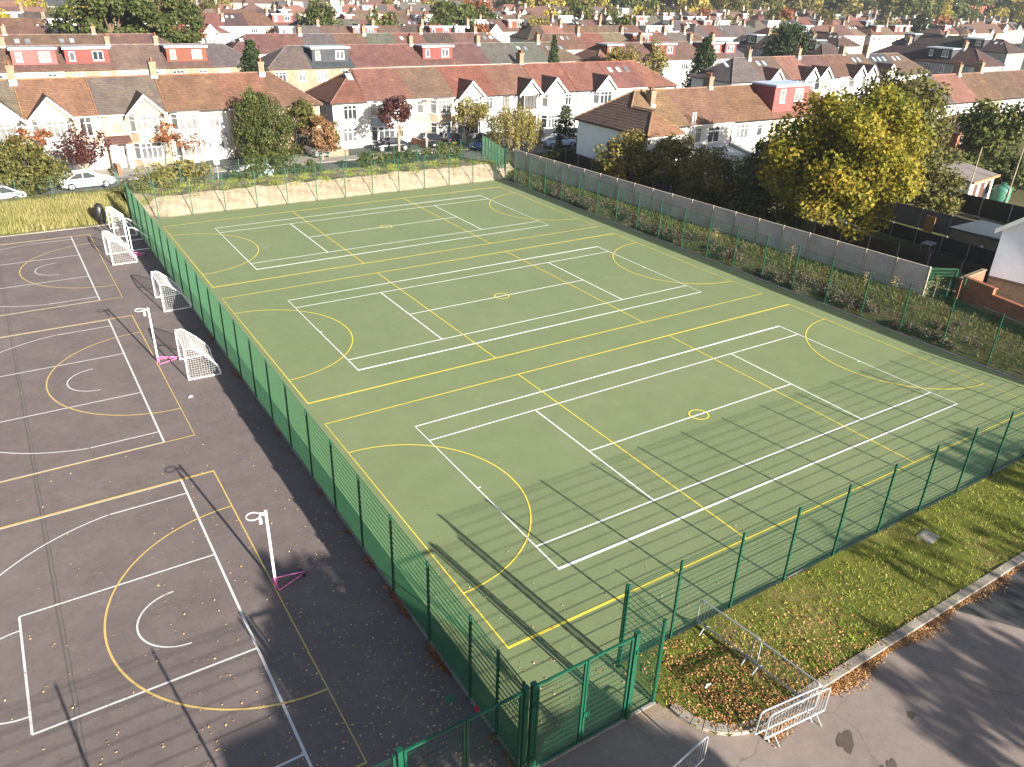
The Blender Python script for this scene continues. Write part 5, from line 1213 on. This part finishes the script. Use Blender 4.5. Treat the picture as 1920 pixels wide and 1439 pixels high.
for i, (x, y, h, r, m, lb) in enumerate(((54.6,170.,12.6,4.2,'darkgreen','dark green tree standing among the far roofs left of centre'),(99.,190.,13.5,6.8,'green','broad green tree, largest among the far roofs in the middle'),(115.5,200.,11.2,4.6,'darkgreen','rounder dark green tree just right of the largest far tree'),
        (149.,215.,10.2,4.0,'lemon','bright lemon yellow tree among the far roofs'),(158.,213.,12.2,5.2,'green','green tree just right of the lemon yellow tree'),(287.,172.,11.0,6.2,'conifer','dark evergreen below the thin white mast'),(312.,178.,10.5,7.5,'rust','rust orange tree right of the dark evergreen'),
        (262.,168.,10.8,5.6,'olive','olive brown tree left of the dark evergreen'),(212.,245.,10.,4.6,'lemon','yellow tree in front of the pale distant walls'),(26.,168.,9.5,3.4,'rust','small reddish tree right of the cedar'),(-7.,196.,9.6,3.0,'lemon','yellow tree at the top left corner'),(10.,205.,10.5,3.6,'lemon','yellow tree just left of the cedar top'),
        (205.,190.,9.,3.6,'olive','olive tree above the dark sideways roofs'),(232.,190.,8.5,3.8,'gold','golden tree above the dark sideways roofs'))):
    tree('far_tree', lb, 'tree', x, y, h-r*1.05, (r,r,r*1.05), m, 1800, .42*r/5, 60+i, 30, group=fg)
# poplar and the wooded belt on the horizon
protos = []
for i, (m, rr) in enumerate((('gold',(1,1,1.05)),('olive',(1,1,1.0)),('green',(1,1,1.1)),('willow',(1.05,1,1.)),('darkgreen',(.9,.9,1.2)),('rust',(1,1,.95)))):
    t = tree('woodland_tree', 'x', 'tree', 0, 0, 1.15, rr, m, 1100, .095, 90+i, 30, th=1.0, tr=.05, cr=(.2,.36)); protos.append((t, m))
KN = dict(gold='golden', olive='olive', green='green', willow='pale yellow green', darkgreen='dark green', rust='rust coloured')
used = set(); fr = random.Random(31)
def far(x, y, s, i, where, group):
    t, m = protos[i]; lb = f'{KN[m]} autumn tree in the {where}'
    if i in used: dup(t, (x,y,-.2), fr.uniform(0,6), (s*fr.uniform(.9,1.15), s, s*fr.uniform(.95,1.25)), lb, group)
    else:
        used.add(i); t.location = (x,y,-.2); t.scale = (s,s,s); t['label'] = lb; t['group'] = group
BELT = 'wooded belt along the horizon'
for i in range(135):
    u = (i+fr.random())/135; x = 205+u*330; y = 312+u*(-10)+fr.uniform(-22, 60)
    far(x, y, fr.uniform(5.5, 9.5), fr.choice((0,0,0,0,1,2,3,3,3,4)), BELT, 'trees of the '+BELT)
for i in range(90):
    a = fr.uniform(.92, 1.16); d_ = fr.uniform(430, 900); far(-13+d_*math.sin(a), -16+d_*math.cos(a), fr.uniform(5, 9), fr.choice((0,1,1,2,2,4,4,3)), 'scattered woods near the right horizon', 'trees of the right horizon')
for i in range(130):
    a = fr.uniform(0., .95); d_ = fr.uniform(180, 560); far(-13+d_*math.sin(a), -16+d_*math.cos(a), fr.uniform(2.6, 5.), fr.choice((0,1,1,2,4,5,3,5)), 'streets of the distant rooftops', 'trees among the distant rooftops')
rs = np.random.default_rng(77); t = thing('poplar_tree', 'tall narrow golden poplar in front of the red roofed school', 'tree', (330,190,0)); V, C_ = crown_broad((2.6,2.6,8.), 1800, .4, 30, rs, low=-1); V[:,:,2] += 8.2; soup('crown', V, FO['gold'], t); trunk(t, 9, .3, None, rs, mt['bark'])
# gardens between the terraces: hedges and bushes, one per garden
for i in range(34):
    x = fr.uniform(-12, 72); y = fr.uniform(82, 99); m = fr.choice((1,2,4,4)); far(x, y, fr.uniform(1.1, 2.0), m, 'back gardens between the terraces', 'bushes in the back gardens')

# ------------------------------------------------------------------ grass, weeds and leaf litter
def blades(name, label, P, h, w, mat, rs, lean=.35, parent=None):
    n = len(P); az = rs.uniform(0, 2*np.pi, n); d = np.stack([np.cos(az), np.sin(az), np.zeros(n)], 1)*w[:,None]; tip = P+np.stack([rs.normal(0,lean,n), rs.normal(0,lean,n), np.ones(n)], 1)*h[:,None]
    o = soup(name, np.stack([P-d, P+d, tip], 1), mat); return tag(o, label, None, None, 'stuff')
GR = foliage('grass blades', [(.105,.175,.020),(.205,.270,.032),(.31,.32,.052),(.37,.32,.09)], .6, .25, .3)
GK = foliage('rough grass', [(.035,.048,.010),(.072,.085,.016),(.12,.115,.026),(.19,.15,.05)], .5, .25, .3)
GD = foliage('dry tall grass', [(.15,.165,.045),(.27,.245,.085),(.40,.35,.17)], .3, .2, .25)
rs = np.random.default_rng(5); n = 60000
X = rs.uniform(-.85, 40, n); Y = rs.uniform(-8., -4.45, n); ok = np.array([in_verge(x,y) for x,y in zip(X,Y)]); X, Y = X[ok], Y[ok]
dens = np.array([.55+.45*wob(x*1.6,y*2.2,.9) for x,y in zip(X,Y)])*np.where(X < 2.6, .32, 1.)*np.where(Y > -4.9, .6, 1.); ok = rs.uniform(0,1,len(X)) < dens+.1; X, Y = X[ok], Y[ok]
Z = np.array([.085+.03*wob(x,y,.8) for x,y in zip(X,Y)])-.01; m = len(X)
cl = np.clip(.5+.75*np.array([wob(x*4.3,y*5.1)+.5*wob(x*9.1+2,y*8.3) for x,y in zip(X,Y)]), 0, 1.3); ok = rs.uniform(0,1,m) < .32+cl; X, Y, Z, cl = X[ok], Y[ok], Z[ok], cl[ok]; m = len(X)
blades('grass', 'short tufted green and yellow grass growing on the verge', np.stack([X,Y,Z],1), rs.uniform(.04,.12,m)*(.45+.9*cl), rs.uniform(.007,.018,m), GR, rs, .6)
n = 30000; X = rs.uniform(-24, -5.0, n); Y = 50.7+rs.uniform(0,1,n)**.8*7; Z = np.array([zleft(x,y) for x,y in zip(X,Y)])
blades('tall_grass', 'tall dry straw and green grass beyond the far edge of the playground', np.stack([X,Y,Z],1), rs.uniform(.25,.8,n)*(.5+.5*np.array([.5+.5*wob(x*.7,y*.7) for x,y in zip(X,Y)])), rs.uniform(.012,.035,n), GD, rs, .3)
n = 24000; X = rs.uniform(-4.8, 31.4, n); Y = rs.uniform(52.0, 59.8, n); ok = np.array([wob(x*.9,y*1.1) for x,y in zip(X,Y)])+rs.normal(0,.25,n) > .30; X, Y = X[ok], Y[ok]; m = len(X); Z = np.array([zbank(x,y) for x,y in zip(X,Y)])
blades('bank_grass', 'patchy green grass and weeds along the top of the sandy bank', np.stack([X,Y,Z],1), rs.uniform(.06,.28,m), rs.uniform(.012,.04,m), GR, rs, .5)
n = 26000; Y = rs.uniform(-11, 51.5, n); X = 29.4+rs.uniform(0,1,n)**.8*(np.array([xfence(y) for y in Y])-29.4+np.where(Y < 8.5, 2.0, 0)); nearer = np.clip((8-Y)/14, 0, 1); ok = rs.uniform(0,1,n) < .34+.66*nearer+np.where(X > 31., .40, 0.); X, Y = X[ok], Y[ok]; m = len(X); Z = np.array([zstrip(x,y) for x,y in zip(X,Y)])
blades('bank_grass', 'rough dark green grass on the bank below the timber fence', np.stack([X,Y,Z],1), rs.uniform(.08,.32,m), rs.uniform(.012,.04,m), GK, rs, .5)
# dead brambles along the foot of the timber fence bank
L = []
for k in range(820):
    y = rs.uniform(2.5, 50); x = 29.55+abs(rs.normal(0,.75)); x = min(x, xfence(y)-.5); z = zstrip(x,y)
    if wob(x, y*.55)+.25*wob(x*2,y*1.7) < -.05 or (y < 9 and rs.uniform() < .5): continue
    rr = rs.uniform(.18,.5); m = 70; d = unit(rs.normal(size=(m,3))); d[:,2] = abs(d[:,2]); P = np.array([x,y,z])+d*rr*np.array([1.2,1.2,.9])*rs.uniform(.3,1.,(m,1)); L.append(leaf_quads(P, .085, d, rs, .35))
tag(soup('brambles', np.concatenate(L), FO['bramble']), 'mass of dead brown brambles between the court fence and the timber fence', None, None, 'stuff')
# single dead stalks that stand out against the fence
wg = 'tall dead weeds in front of the timber fence'
for i, (x, y, h) in enumerate(((32.3,17.5,1.3),(33.0,12.0,1.0),(34.2,8.6,1.2),(34.9,8.4,1.5),(34.0,10.6,.9),(31.5,24.0,.9))):
    t = thing('dead_weed', ('pale feathery dead weed against the middle of the timber fence','low sprawling dead weed before the last timber panels','spindly dead weed at the end post of the timber fence','tallest dead weed right of the timber fence end','short bleached weed just before the timber fence end','small dead weed among the brambles further along')[i], 'weed', (x,y,zstrip(x,y)), 0, wg)
    b = MB(); b.tube([(0,0,0),(.05,.03,h*.6),(.0,.08,h)], [.02,.014,.006], 5); b.build('stem', mt['palebark'], t); m = 110; u = rs.uniform(.35,1.,(m,1)); P = np.concatenate([np.zeros((m,2)), u*h], 1)+rs.normal(0,1,(m,3))*np.array([.16,.16,.05]); soup('seed_heads', leaf_quads(P, .05, unit(rs.normal(size=(m,3))), rs, .35), FO['straw'], t)
# fallen leaves
LF = foliage('fallen leaves', [(.14,.060,.022),(.26,.12,.042),(.38,.20,.075),(.48,.33,.17)], 2., 0., .3)
LP = foliage('pale fallen leaves', [(.30,.165,.06),(.46,.30,.13),(.56,.44,.27)], 2., 0., .2)
LO = foliage('rusty leaf drift', [(.12,.052,.022),(.22,.092,.036),(.34,.165,.065)], 2., 0., .3)
def litter(name, label, X, Y, Z, size, mat, tilt=.25):
    n = len(X); N = unit(np.stack([rs.normal(0,tilt,n), rs.normal(0,tilt,n), np.ones(n)], 1)); T = unit(np.cross(N, unit(rs.normal(size=(n,3))))); B = np.cross(N, T); a = size*rs.uniform(.6,1.3,(n,1)); P = np.stack([X,Y,Z],1)
    return tag(soup(name, np.stack([P+T*a, P+B*a*.7, P-T*a, P-B*a*.7],1), mat), label, None, None, 'stuff')
n = 1500; Y = -5.8+rs.exponential(7., n); X = -5.6-rs.exponential(5.0, n); ok = (Y < 49) & (X > -20); 
litter('fallen_leaves', 'pale yellow leaves scattered over the grey playground', X[ok], Y[ok], np.full(ok.sum(), .022), .034, LP)
n = 260; Y = -5.5+rs.exponential(3.8, n); X = -5.0+rs.exponential(3.2, n); ok = (Y < 20) & (X < 12) & (X > -5.1)
litter('fallen_leaves', 'pale leaves scattered on the near left corner of the green court', X[ok], Y[ok], np.full(ok.sum(), .024), .034, LP)
n = 24000; X = -.7+rs.exponential(3.6, n); Y = rs.uniform(-8., -4.5, n); ok = np.array([in_verge(x,y) for x,y in zip(X,Y)]) & (X < 30) & (rs.uniform(0,1,n) < np.clip(1.05-.24*(Y+8.)-.055*X, .06, 1.)); X, Y = X[ok], Y[ok]; ok = (np.array([wob(x*4.3,y*5.1)+.5*wob(x*9.1+2,y*8.3) for x,y in zip(X,Y)]) < rs.normal(.15,.5,len(X))) & ((X > .15) | (rs.uniform(0,1,len(X)) < .3)); X, Y = X[ok], Y[ok]
litter('verge_leaves', 'brown leaf litter thick on the rounded end of the verge', X, Y, np.array([.10+.03*wob(x,y,.8) for x,y in zip(X,Y)])+rs.uniform(0,.05,len(X)), .032, LF, .6)
n = 11000; X = .8+rs.exponential(5.2, n); Y = -8.07-abs(rs.normal(0,.13,n))*(1+.6*np.sin(X*1.7)); ok = (X < 30); litter('kerb_leaves', 'brown leaves drifted along the foot of the kerb', X[ok], Y[ok], rs.uniform(.012,.04,ok.sum()), .032, LF, .5)
X, Y, S = [], [], []
for y0, l, m in ((-5.75,.7,60),(-4.9,.5,90),(-2.2,1.45,430),(.35,1.75,480),(3.15,.75,140),(1.9,.3,25),(5.2,.35,35),(8.0,.5,40),(19.2,1.2,170),(13.1,.6,50),(24.5,.8,60)):
    q = rs.uniform(0,1,m); X += list(-5.34-abs(rs.normal(0,.10,m))*np.sin(np.pi*q)); Y += list(y0+l*q); S += list(rs.uniform(.02,.16,m)*np.sin(np.pi*q)+.02)
litter('leaf_drift', 'rusty leaves piled against the foot of the court fence', np.array(X), np.array(Y), np.array(S), .045, LO, .8)
# trees and a stand-in building behind the photographer: out of the picture, but their shadows lie across it
og = 'trees behind the photographer'
tree('bare_tree', 'thin leaved tree outside the photo shading the car park', 'tree', 15.4, -33., 7.2, (5.0,4.2,2.6), 'gold', 1500, .16, 201, 40, group=og, cr=(.12,.22))
tree('bare_tree', 'thin leaved tree outside the photo shading the near playground', 'tree', -4.4, -23.2, 7.4, (2.35,2.3,2.1), 'gold', 5200, .17, 202, 50, group=og, cr=(.22,.36))
tree('bare_tree', 'thin leaved tree outside the photo near the car park entrance', 'tree', 24.0, -30., 7., (4.,4.,2.6), 'gold', 1500, .17, 203, 36, group=og, cr=(.12,.22))
tree('bare_tree', 'small unseen tree added to shade the ground before the gates', 'tree', -.1, -29.6, 7.2, (2.6,1.9,.85), 'gold', 2600, .17, 204, 36, group=og, cr=(.2,.34))  # extra crown out of view, added to darken the ground by the gates
tree('bare_tree', 'thin leaved tree outside the photo shading the middle of the car park', 'tree', 10.2, -32.4, 7.2, (3.2,2.7,1.0), 'gold', 1900, .14, 205, 40, group=og, cr=(.16,.28))
t = thing('stand_in_building', 'unseen stand-in building, kept narrow so its shadow clears the gates', 'building', (-8.0,-34.,0)); b = MB(); b.box(0,3.6,0,6,0,8.8); b.build('wall', mt['brickred'], t); b = MB(); b.box(-.15,3.75,-.15,6.15,8.802,9.0); b.build('roof', mt['felt'], t, col=(.2,.2,.2))  # unseen stand-in, its width set by the shadow it has to cast
# ------------------------------------------------------------------ light and camera
SUN = Vector((.378, -2.983, 1.)).normalized(); EL = math.asin(SUN.z)
w = bpy.data.worlds.new('World'); scene.world = w; w.use_nodes = True; nt = w.node_tree
sky = nt.nodes.new('ShaderNodeTexSky'); sky.sky_type = 'NISHITA'; sky.sun_disc = False
sky.sun_elevation = EL; sky.sun_rotation = math.atan2(SUN.x, SUN.y); sky.air_density = 1.; sky.dust_density = 1.2; sky.ozone_density = 1.
bgn = nt.nodes['Background']; nt.links.new(sky.outputs[0], bgn.inputs[0]); bgn.inputs[1].default_value = SKY
sl = bpy.data.lights.new('sun', 'SUN'); sl.energy = SUNE; sl.angle = R(.5); sl.color = (1., .93, .82)
so = bpy.data.objects.new('sun', sl); COL.objects.link(so); so.rotation_euler = SUN.to_track_quat('Z', 'Y').to_euler()
cd = bpy.data.cameras.new('camera'); cam = bpy.data.objects.new('camera', cd); COL.objects.link(cam); scene.camera = cam
f_, ya, pi_, ro = 1475.307, .579453, -.473344, .031971
fw = Vector((math.sin(ya)*math.cos(pi_), math.cos(ya)*math.cos(pi_), math.sin(pi_))); r0 = Vector((math.cos(ya), -math.sin(ya), 0)); u0 = r0.cross(fw)
r1 = r0*math.cos(ro)+u0*math.sin(ro); u1 = u0*math.cos(ro)-r0*math.sin(ro)
m = Matrix((r1, u1, -fw)).transposed().to_4x4(); m.translation = Vector((-12.9389, -16.5229, 17.7090)); cam.matrix_world = m
cd.sensor_fit = 'HORIZONTAL'; cd.sensor_width = 36; cd.lens = f_/1920*36; cd.clip_start = .5; cd.clip_end = 20000
# the air: far roofs and woods fade towards the horizon
hb = MB(); hb.box(-900, 2600, -700, 2600, -1.2, 46); hz = bpy.data.materials.new('haze'); hz.use_nodes = True; hn = hz.node_tree; hn.nodes.clear()
ho = hn.nodes.new('ShaderNodeOutputMaterial'); hv = hn.nodes.new('ShaderNodeVolumePrincipled'); hv.inputs['Color'].default_value = (.80,.86,.95,1); hv.inputs['Density'].default_value = HAZE; hv.inputs['Anisotropy'].default_value = .3
hn.links.new(hv.outputs[0], ho.inputs['Volume']); tag(hb.build('haze', hz), 'thin pale haze in the air over the whole suburb', None, None, 'stuff')
scene.render.engine = 'CYCLES'; scene.render.resolution_x = 1024; scene.render.resolution_y = 767
scene.cycles.use_denoising = True; scene.cycles.denoiser = 'OPENIMAGEDENOISE'; scene.cycles.max_bounces = 5; scene.cycles.transparent_max_bounces = 4; scene.cycles.sample_clamp_indirect = 6
vs = scene.view_settings; vs.view_transform = 'Standard'; vs.look = 'None'; vs.gamma = 1; vs.exposure = EXPO
